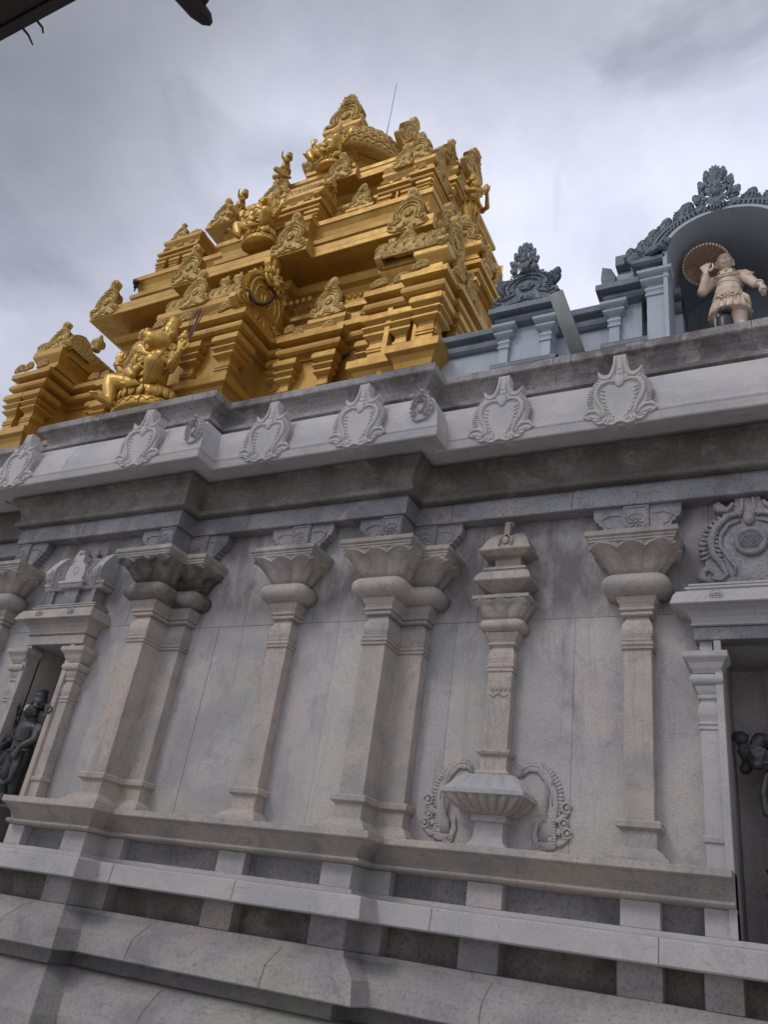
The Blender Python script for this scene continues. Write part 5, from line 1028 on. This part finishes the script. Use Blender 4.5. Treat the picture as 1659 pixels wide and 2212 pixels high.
def statue(name, label, loc, s, mt, kind='boar', rot=0, sgn=1, voxel=.0075, seat=True, group=None, high=True, sr=1.):
    """seated four-armed figure, about 1.4 tall at s = 1"""
    T = thing(name, label, 'statue', loc, (0, 0, rot), group); T.scale = (s * sgn, s, s)
    m = MB()
    limb(m, [(0, 0, .36), (0, 0, .52), (0, .0, .66), (-.0, .0, .80), (-.0, 0, .86)], [.19, .155, .15, .165, .10]); m.ell((0, -.02, .78), (.21, .125, .12)); m.ell((0, -.04, .52), (.16, .14, .12)); limb(m, [(0, 0, .86), (0, -.02, .98)], [.075, .075])
    m.ell((-.08, -.12, .80), (.08, .05, .07)); m.ell((.08, -.12, .80), (.08, .05, .07)); m.ell((0, .02, .36), (.24, .18, .12))
    # legs: the right knee drawn up in front, the left shin hanging
    limb(m, [(.10, -.04, .36), (.20, -.18, .44), (.27, -.30, .50)], [.13, .125, .105]); limb(m, [(.27, -.30, .50), (.22, -.22, .38), (.10, -.16, .32), (.0, -.16, .30)], [.105, .09, .06, .045])
    limb(m, [(-.10, -.03, .36), (-.28, -.14, .42), (-.42, -.22, .44)], [.13, .12, .10]); limb(m, [(-.42, -.22, .44), (-.37, -.24, .30), (-.31, -.25, .17), (-.28, -.26, .08)], [.10, .09, .065, .05])
    limb(m, [(-.28, -.25, .08), (-.33, -.36, .085), (-.37, -.44, .10)], [.05, .045, .028])
    for q in range(5): m.tube([(-.345 + (q - 2) * .016, -.42, .10), (-.365 + (q - 2) * .02, -.475 + abs(q - 1) * .008, .10)], [.014, .010], 6)
    limb(m, [(.02, -.17, .30), (-.08, -.26, .29), (-.13, -.30, .29)], [.045, .038, .022])
    # arms
    limb(m, [(.20, 0, .84), (.30, -.06, .68), (.36, -.12, .52)], [.078, .066, .054]); limb(m, [(.36, -.12, .52), (.46, -.18, .58), (.52, -.22, .64)], [.052, .044, .032]); hand(m, (.53, -.225, .655), (.12, -.05, 1), (0, -1, 0), 1.45)
    limb(m, [(-.20, 0, .84), (-.26, -.07, .68), (-.28, -.14, .54)], [.078, .066, .054]); limb(m, [(-.28, -.14, .54), (-.34, -.20, .58), (-.40, -.24, .66)], [.052, .044, .032]); hand(m, (-.40, -.245, .68), (-.06, -.05, 1), (0, -1, .1), 1.4)
    if high:
        limb(m, [(-.18, .03, .84), (-.26, .02, .72), (-.27, -.05, .64)], [.06, .05, .045]); limb(m, [(-.27, -.05, .64), (-.27, -.12, .74), (-.265, -.14, .80)], [.042, .034, .028]); hand(m, (-.265, -.145, .81), (0, 0, 1), (0, -1, 0), 1.0, curl=1.0)
        limb(m, [(.30, -.06, .66), (.20, -.24, .62), (.08, -.30, .68)], [.05, .045, .032]); hand(m, (.07, -.30, .69), (-.6, -.1, .5), (0, -1, 0), 1.15)
    # small consort's draped legs across the lap
    limb(m, [(-.18, -.22, .50), (-.06, -.30, .44), (.02, -.32, .36)], [.07, .06, .04])
    if kind == 'boar':
        m.ell((0, -.04, 1.07), (.115, .135, .13), nu=14, nv=10); limb(m, [(-.01, -.09, 1.05), (-.07, -.16, 1.045), (-.125, -.205, 1.07), (-.15, -.225, 1.08)], [.112, .094, .07, .062]); m.ell((-.158, -.235, 1.085), (.07, .03, .06), (0, 0, R(-55)))
        m.ell((-.15, -.20, 1.165), .036); m.ell((-.08, -.17, .985), (.075, .075, .05)); m.ell((.105, -.04, 1.15), (.04, .06, .08), (0, .5, 0)); m.ell((-.105, .0, 1.17), (.04, .05, .08), (0, -.5, 0))
        for q in ((.015, -.165, 1.10), (-.10, -.10, 1.12)): m.ell(q, (.034, .03, .022), (0, 0, R(-35)))
    elif kind == 'lion':
        m.ell((0, -.04, 1.07), (.12, .13, .13), nu=14, nv=10); m.ell((0, -.17, 1.03), (.075, .075, .06)); m.ell((0, -.235, 1.05), (.03, .02, .025)); m.ell((0, -.19, .975), (.055, .05, .03))
        for q in (-1, 1): m.ell((q * .055, -.15, 1.11), (.03, .03, .022)); m.ell((q * .06, -.2, 1.02), (.045, .05, .04)); m.ell((q * .10, -.02, 1.17), (.035, .03, .06), (0, q * .4, 0))
        for k in range(14): a = R(-50 + 280 * k / 13); m.ell((.135 * math.cos(a), .0, 1.06 + .15 * math.sin(a)), (.05, .05, .035), (0, -a, 0), 8, 6)
    else: face(m, (0, -.05, 1.07), .115, yaw=R(-8))
    o = m.build('body', mt, T, remesh=voxel)
    c = MB(); crown(c, (0, -.01, 1.14 if kind != 'boar' else 1.15), .10, .26 if kind != 'boar' else .33, (R(-6), 0, 0)); c.build('crown', mt, T)
    c = MB()
    for q in (-1, 1):
        for k in range(3): ringlet(c, (q * .135, -.01, 1.0), .045 - .014 * k, .008, (R(90), 0, R(q * 30)))
    c.build('ear_ornament', mt, T)
    c = MB()
    for k, (r, z, y) in enumerate(((.13, .905, -.02), (.16, .87, -.05), (.19, .80, -.07))): ringlet(c, (0, y, z), r, .012, (R(35 + 6 * k), 0, 0), .8)
    for x, y, z, a in ((.29, -.055, .70, .4), (-.25, -.06, .70, -.3), (.49, -.20, .61, .8), (-.375, -.225, .63, -.5)): ringlet(c, (x, y, z), .066 if abs(x) < .3 else .045, .012, (R(-20), a, 0))
    ringlet(c, (0, -.02, .47), .185, .018, (0, 0, 0), .88); ringlet(c, (0, -.06, .63), .17, .008, (R(20), R(35), 0), .8)
    c.build('jewellery', mt, T)
    c = MB(); f = [(-.16, -.20, .42), (-.02, -.26, .36), (.10, -.25, .30)]
    for k in range(9): t = k / 8; c.tube([(-.22 + .1 * t, -.20, .46 - .04 * t), (-.10 + .10 * t, -.31 + .02 * t, .36 - .02 * t), (-.02 + .14 * t, -.30 + .04 * t, .22 + .03 * t)], [.018, .022, .012], 6)
    for k in range(6): c.tube([(.16 + .02 * k, -.16 + .01 * k, .36), (.20 + .02 * k, -.18, .24), (.20 + .03 * k, -.16, .12)], [.014, .018, .01], 6)
    c.build('draped_cloth', mt, T)
    if high:
        c = MB(); 
        for r in (.085, .055, .028): ringlet(c, (-.265, -.16, .97), r, .012, (R(90), 0, 0))
        c.lathe([(.085, -.012), (.085, .012), (0, .014)], (-.265, -.16, .97), 20, tilt=(R(90), 0, 0)); c.build('disc', mt, T)
        c = MB(); c.ell((.545, -.235, .85), (.062, .05, .055)); c.ell((.545, -.235, .91), (.035, .03, .04)); c.ell((.545, -.235, .945), .015); c.ell((.545, -.235, .795), (.03, .03, .035)); c.build('shell', mt, T)
    if seat: lotus_seat(T, .42 * sr, .26 * sr, .30, mt)
    return T
V = statue('boar_headed_statue', 'large bright gold seated figure with boar head and tall crown, at the stone roof edge', (XT - .12, 4.86, 6.13), .93, 'gold_bright', 'boar')
statue('seated_statue', 'gold seated figure with maned animal head, in front of the tower middle storey', (XT + .04, 5.60, 9.38), .70, 'gold_bright', 'lion', high=True, sr=.85, voxel=.014)
statue('seated_statue', 'small gold seated figure with human face, highest of the seated figures, below the dome', (XT + .16, 6.44, 11.84), .72, 'gold_bright', 'man', high=False, sr=.75, voxel=.014)
def small_fig(name, label, loc, s, rot, mt='gold', pose='fold', vox=.014, kneel=False):
    T = thing(name, label, 'statue', loc, (0, 0, rot)); T.scale = (s,) * 3; m = MB()
    if kneel:
        limb(m, [(0, 0, .22), (0, 0, .4), (0, -.02, .58)], [.15, .12, .13]); 
        for q in (-1, 1): limb(m, [(q * .08, 0, .2), (q * .14, -.24, .20)], [.1, .085]); limb(m, [(q * .14, -.24, .20), (q * .13, .0, .08), (q * .12, .2, .06)], [.08, .065, .04])
        z0 = 0
    else:
        limb(m, [(0, 0, .62), (0, 0, .80), (0, -.01, .98)], [.15, .125, .14])
        for q in (-1, 1): limb(m, [(q * .07, 0, .6), (q * .09, -.03, .34), (q * .09, .0, .08)], [.105, .08, .05]); limb(m, [(q * .09, 0, .05), (q * .11, -.13, .03)], [.045, .03])
        z0 = .4
    m.ell((0, -.01, .62 + z0), (.19, .11, .09)); limb(m, [(0, 0, .66 + z0), (0, -.02, .76 + z0)], [.06, .06]); face(m, (0, -.05, .86 + z0), .105)
    for q in (-1, 1):
        if pose == 'fold': limb(m, [(q * .18, 0, .62 + z0), (q * .24, -.08, .46 + z0), (q * .20, -.20, .44 + z0), (q * .04, -.28, .54 + z0)], [.06, .052, .045, .032]); hand(m, (q * .03, -.285, .55 + z0), (0, 0, 1), (q, 0, 0), 1.2, curl=.0, spread=.05)
        else: limb(m, [(q * .18, 0, .62 + z0), (q * .28, -.05, .46 + z0), (q * .33, -.16, .56 + z0)], [.06, .05, .035]); hand(m, (q * .335, -.17, .58 + z0), (q * .1, -.1, 1), (0, -1, 0), 1.2)
    m.build('body', mt, T, remesh=vox)
    c = MB(); crown(c, (0, -.0, .93 + z0), .10, .2); c.build('crown', mt, T)
    c = MB(); ringlet(c, (0, -.03, .67 + z0), .13, .012, (R(30), 0, 0), .8); ringlet(c, (0, 0, .42 + z0), .15, .02); ringlet(c, (0, 0, .36 + z0), .16, .014)
    for k in range(10): a = 2 * math.pi * k / 10; c.tube([(.14 * math.cos(a), .12 * math.sin(a), .4 + z0), (.17 * math.cos(a), .15 * math.sin(a), .2 + z0), (.15 * math.cos(a), .14 * math.sin(a), .08 + z0 * .6)], [.02, .022, .01], 6)
    c.build('waist_cloth', mt, T); return T
small_fig('standing_statue', 'gold figure with folded arms standing against the sky at the tower right side', (-3.40, 6.74, 9.82), .80, R(80))
small_fig('kneeling_statue', 'small gold figure with joined palms kneeling near the dome right side', (XT + 1.35, 6.85, 11.95), .62, R(20), kneel=True)
small_fig('reclining_statue', 'small gold figure with bent knees, left of the middle storey seated figure', (XT - .95, 6.0, 10.68), .55, R(-40), kneel=True, pose='open')
small_fig('crouching_statue', 'small gold figure crouching left of the highest seated figure', (XT - .62, 6.34, 11.80), .55, R(-50), kneel=True, pose='open')
# cable bundle behind the boar-headed figure
m = MB()
for k in range(7):
    a = rnd.uniform(-.03, .03); m.tube([(-5.55 + a, 4.72, 7.05), (-5.52 + a * 2, 4.70, 7.2 + k * .01), (-5.44 + a, 4.66, 7.33), (-5.40 + a * 1.5, 4.66, 7.28), (-5.46 + a, 4.7, 7.15), (-5.62 + a, 4.75, 6.95 - k * .03), (-5.70 + a * .6, 4.70, 6.5)], .006, 5)
m.tube([(-5.70, 4.66, 6.9), (-5.66, 4.50, 6.5), (-5.72, 4.52, 6.28), (-5.74, 4.54, 6.05)], .006, 5)
tag(m.build('cable_bundle', 'cable'), 'looped bundle of thin brown cables hanging beside the boar-headed figure', 'cables')
# garland on the big gable
m = MB(); cx, cy, cz = XT + .80, 5.22, 8.22
pts = [(XT + .60, 5.06, 8.14), (XT + .62, 5.03, 8.02), (XT + .66, 5.06, 7.90), (XT + .71, 5.10, 7.82), (XT + .745, 5.16, 7.78), (XT + .75, 5.24, 7.82), (XT + .75, 5.32, 7.91), (XT + .75, 5.37, 8.0), (XT + .75, 5.42, 8.12)]
for p, q in zip(pts[:-1], pts[1:]):
    for i in range(5):
        v = Vector(p).lerp(Vector(q), i / 5); m.ell(v + Vector((rnd.uniform(-.006, .006),) * 3), (.021, .021, .021), (rnd.random(), rnd.random(), 0), 7, 5)
m.tube(pts, .007, 5); tag(m.build('bead_garland', 'beads'), 'dark bead garland hung over the big golden gable end', 'garland')
m = MB(); m.lathe([(.03, 0), (.032, .05), (.045, .06), (.05, .12), (.035, .125)], (0, 0, 0), 16, tilt=(R(60), 0, R(40))); m.tube([(0, 0, -.06), (0, 0, .02)], .012, 8)
tag(m.build('spotlight', 'black', loc=(XT - 2.40, 5.84, 9.60)), 'tiny black spotlight on the left cornice of the tower', 'spotlight')

# ------------------------------------------------------------------ dwarf figure with parasol in the arched niche
D = thing('dwarf_statue', 'cream painted child-like figure holding a parasol, standing in the arched blue niche', 'statue', (-.262, 5.38, 6.20)); D.scale = (.79,) * 3; m = MB(); m.box(-.3, .3, -.06, .3, -.545, 0); m.build('niche_step', 'blue', D); m = MB()
limb(m, [(0, 0, .42), (0, -.02, .54), (0, .0, .68), (0, 0, .78)], [.135, .13, .12, .10]); m.ell((0, -.06, .53), (.14, .12, .12)); m.ell((0, -.01, .77), (.165, .09, .075)); limb(m, [(0, 0, .8), (0, -.02, .89)], [.055, .055])
face(m, (-.01, -.04, .985), .105, yaw=R(4))
for q in (-1, 1): limb(m, [(q * .075, 0, .42), (q * .09, -.03, .24), (q * .09, .0, .06)], [.10, .075, .05]); limb(m, [(q * .09, 0, .04), (q * .11, -.14, .03)], [.045, .032])
limb(m, [(-.155, 0, .78), (-.25, -.05, .62), (-.24, -.13, .56)], [.06, .052, .048]); limb(m, [(-.24, -.13, .56), (-.205, -.18, .66), (-.19, -.20, .72)], [.048, .038, .028]); hand(m, (-.19, -.20, .735), (.0, .0, 1), (-.3, -1, 0), 1.15, curl=.9)
limb(m, [(.155, 0, .78), (.23, -.03, .66), (.26, -.06, .58)], [.06, .05, .045]); limb(m, [(.26, -.06, .58), (.29, -.12, .52), (.31, -.16, .47)], [.042, .034, .026]); hand(m, (.312, -.165, .46), (.05, -.2, -1), (-1, 0, 0), 1.1, curl=.8)
m.build('body', 'cream', D, remesh=.0055, smooth_it=2)
def features(parent, c0, r, yaw, mt):
    c = Vector(c0); Rz = Matrix.Rotation(yaw, 3, 'Z'); P = lambda x, y, z: c + Rz @ Vector((x, y, z)) * r
    f = MB()
    for q in (-1, 1):
        f.ell(P(q * .32, -.905, .05), (r * .17, r * .06, r * .075), (0, 0, yaw), 10, 6); f.tube([P(q * .14, -.955, .06), P(q * .32, -.975, .02), P(q * .5, -.86, .06)], r * .018, 6); f.tube([P(q * .10, -.98, .20), P(q * .30, -.97, .30), P(q * .54, -.82, .22)], r * .032, 6)
    f.build('eyelids_and_brows', mt, parent)
    f = MB(); f.tube([P(-.2, -.93, -.42), P(-.08, -1.01, -.39), P(0, -1.02, -.405), P(.08, -1.01, -.39), P(.2, -.93, -.42)], [r * .02, r * .045, r * .04, r * .045, r * .02], 8); f.tube([P(-.15, -.93, -.47), P(0, -1.01, -.52), P(.15, -.93, -.47)], [r * .02, r * .05, r * .02], 8); f.build('lips', mt, parent)
features(D, (-.01, -.04, .985), .105, R(4), 'cream')
c = MB(); c.lathe([(.115, .49), (.15, .47), (.165, .40), (.195, .30), (.205, .26), (.185, .26)], (0, -.01, 0), 28, scale=(1, .85))
for k in range(18): a = 2 * math.pi * k / 18; c.tube([(.15 * math.cos(a), .13 * math.sin(a) - .01, .46), (.18 * math.cos(a), .155 * math.sin(a) - .01, .36), (.205 * math.cos(a), .175 * math.sin(a) - .01, .26)], [.012, .014, .012], 6)
ringlet(c, (0, -.02, .48), .145, .018, (0, 0, 0), .92); ringlet(c, (0, -.02, .455), .15, .014, (0, 0, 0), .92)
c.tube([(-.1, -.13, .46), (-.05, -.18, .38), (0, -.17, .42), (.05, -.18, .38), (.1, -.13, .46)], .012, 6); c.tube([(.13, -.08, .47), (.17, -.10, .40), (.20, -.06, .30)], [.02, .03, .012], 6); c.build('loincloth', 'cream', D)
c = MB(); ringlet(c, (0, -.015, .86), .085, .012, (R(20), 0, 0)); ringlet(c, (0, -.05, .80), .12, .010, (R(45), 0, 0), .8); ringlet(c, (0, -.03, .64), .14, .008, (R(8), R(6), 0), .95)
for x, y, z in ((-.2, -.03, .70), (.2, -.02, .71), (.3, -.14, .50), (-.2, -.185, .69)): ringlet(c, (x, y, z), .055 if abs(x) < .25 and z > .695 else .036, .012, (R(-25), R(30 if x > 0 else -25), 0))
for q in (-1, 1): c.box(q * .035 - .022, q * .035 + .022, -.125, -.1, .755, .80)
c.tube([(.10, -.02, .84), (.18, -.03, .81), (.21, -.04, .77), (.26, -.04, .76)], [.02, .026, .022, .008], 6); c.build('necklace', 'cream', D)
c = MB(); c.lathe([(.0, -.05), (.03, -.04), (.042, -.015), (.035, .01), (.018, .022), (.026, .034)], (.325, -.185, .385), 16); c.build('water_pot', 'cream', D)
PA = thing('parasol', 'round cream parasol seen from beneath, held by the dwarf figure', 'parasol', (-.425, 5.23, 6.72))
c = MB(); c.tube([(0, -.0, -.03), (0, .06, .12), (0.01, .15, .345)], .012, 12); c.build('parasol_handle', 'cream', PA)
tl = (R(-20), 0, 0); c = MB(); c.lathe([(.0, .008), (.10, .0), (.165, -.022), (.185, -.045), (.19, -.043), (.175, -.018), (.13, .02), (.0, .05)], (.01, .155, .345), 48, tilt=tl); c.build('parasol_canopy', 'cream_dark', PA)
c = MB(); Tm = Euler(tl).to_matrix()
for k in range(44): a = 2 * math.pi * k / 44; v = Tm @ Vector((.186 * math.cos(a), .186 * math.sin(a), -.045)); c.ell((v.x + .01, v.y + .155, v.z + .345), (.011, .011, .014), nu=6, nv=4)
c.build('parasol_fringe', 'cream', PA)
c = MB()
for k in range(12): a = 2 * math.pi * k / 12; v0 = Tm @ Vector((.02 * math.cos(a), .02 * math.sin(a), .006)); v1 = Tm @ Vector((.185 * math.cos(a), .185 * math.sin(a), -.034)); c.tube([(v0.x + .01, v0.y + .155, v0.z + .345), (v1.x + .01, v1.y + .155, v1.z + .345)], .0025, 5)
c.build('parasol_ribs', 'cream_dark', PA)
FL = thing('floodlight', 'black round floodlight on its bracket at the dwarf figure feet', 'floodlight', (-.285, 4.96, 5.76)); FL.scale = (.7, .7, .80)
c = MB(); c.lathe([(.0, .0), (.078, .0), (.082, .02), (.082, .20), (.076, .235), (.07, .235), (.066, .21), (0, .205)], (0, 0, .10), 28); c.build('lamp_housing', 'black', FL)
c = MB(); c.lathe([(.03, -.03), (.062, -.03), (.066, .03), (.05, .05), (0, .055)], (.015, .0, .415), 24, tilt=(R(30), R(20), 0)); c.build('lamp_head', 'black', FL)
c = MB(); c.tube([(-.02, -.02, .33), (0, -.02, .38)], .02, 8); c.tube([(0, 0, 0), (0, 0, .11)], .03, 10); c.build('lamp_bracket', 'black', FL)
c = MB(); c.tube([(-.06, -.03, .30), (-.075, -.05, .34), (-.06, -.06, .385), (-.03, -.05, .40), (-.02, -.04, .37), (-.04, -.04, .31)], .008, 6); c.build('lamp_cable', 'black', FL)

# ------------------------------------------------------------------ black stone figures in the wall niches
def niche_fig(label, loc, s, mark, raise_=True, yaw=0):
    T = thing('niche_statue', label, 'statue', loc, (0, 0, yaw)); T.scale = (s * 1.18, s * 1.1, s); m = MB()
    limb(m, [(0, 0, .44), (0, -.02, .56), (0, 0, .70)], [.115, .10, .115]); m.ell((0, -.01, .71), (.16, .09, .08)); limb(m, [(0, 0, .74), (0, -.01, .82)], [.055, .05]); face(m, (0, -.04, .885), .078)
    for q in (-1, 1):
        limb(m, [(q * .06, 0, .44), (q * .075, -.03, .24), (q * .07, 0, .05)], [.09, .065, .042]); limb(m, [(q * .07, 0, .03), (q * .09, -.1, .02)], [.035, .025])
        limb(m, [(q * .15, 0, .72), (q * .20, -.04, .58), (q * .17, -.12, .50)], [.055, .045, .035] if q > 0 else [.055, .045, .038])
        dz = 0 if raise_ else -.20
        limb(m, [(q * .15, .02, .74), (q * .25, .0, .70 + dz), (q * .26, -.05, .82 + dz)], [.05, .04, .03]); hand(m, (q * .26, -.055, .84 + dz), (0, 0, 1), (0, -1, 0), 1.0, curl=.7)
    hand(m, (.16, -.13, .49), (-.4, -.1, -.7), (0, -1, 0), 1.0); hand(m, (-.16, -.13, .50), (0, -.2, 1), (0, -1, 0), 1.0, curl=.1)
    m.ell((0, 0, .43), (.15, .11, .08)); m.box(-.13, .13, -.13, .12, -.04, .0)
    for q in (-1, 1): m.tube([(q * .12, -.08, .46), (q * .15, -.10, .30), (q * .14, -.11, .16), (q * .08, -.12, .12), (0, -.12, .16)], [.022, .028, .028, .026, .024], 8)
    m.build('body', 'basalt', T, remesh=.009)
    c = MB(); crown(c, (0, -.0, .935), .072, .20); c.build('crown', 'basalt', T)
    c = MB(); ringlet(c, (0, -.02, .76), .10, .010, (R(30), 0, 0), .8); ringlet(c, (0, -.01, .46), .125, .016, sy=.9); ringlet(c, (0, -.03, .62), .12, .008, (R(15), R(25), 0), .9); c.build('jewellery', 'basalt', T)
    c = MB(); c.lathe([(.05, 0), (.052, .012), (0, .014)], (-.265, -.06, .95 if raise_ else .72), 14, tilt=(R(80), 0, 0)); c.build('emblem', 'basalt', T)
    if mark:
        c = MB()
        for q in (-1, 1): c.tube([(q * .013, -.1215, .885), (q * .015, -.114, .925), (q * .016, -.10, .945)], .0045, 5)
        c.tube([(-.013, -.121, .888), (0, -.124, .878), (.013, -.121, .888)], .0045, 5); c.build('forehead_mark', 'white', T)
    return T
niche_fig('black stone figure with a white forehead mark, in the left wall niche', (-5.675, 4.56, 2.19), .77, True, yaw=R(-10))
niche_fig('black stone figure with raised arm on a stepped plinth, in the right wall niche', (-.15, 5.24, 2.42), .77, False, False)
m = MB()
for z0, z1, w in ((1.879, 1.98, .17), (1.98, 2.0, .175), (2.0, 2.10, .155), (2.10, 2.13, .165), (2.13, 2.24, .15), (2.24, 2.29, .165), (2.29, 2.40, .16)): m.box(-.14 - w, -.14 + w, 5.22 - w, 5.22 + w, z0, z1 - .001)
tag(m.build('statue_plinth', 'basalt', None, .004), 'stepped black stone plinth under the right niche figure', 'plinth')
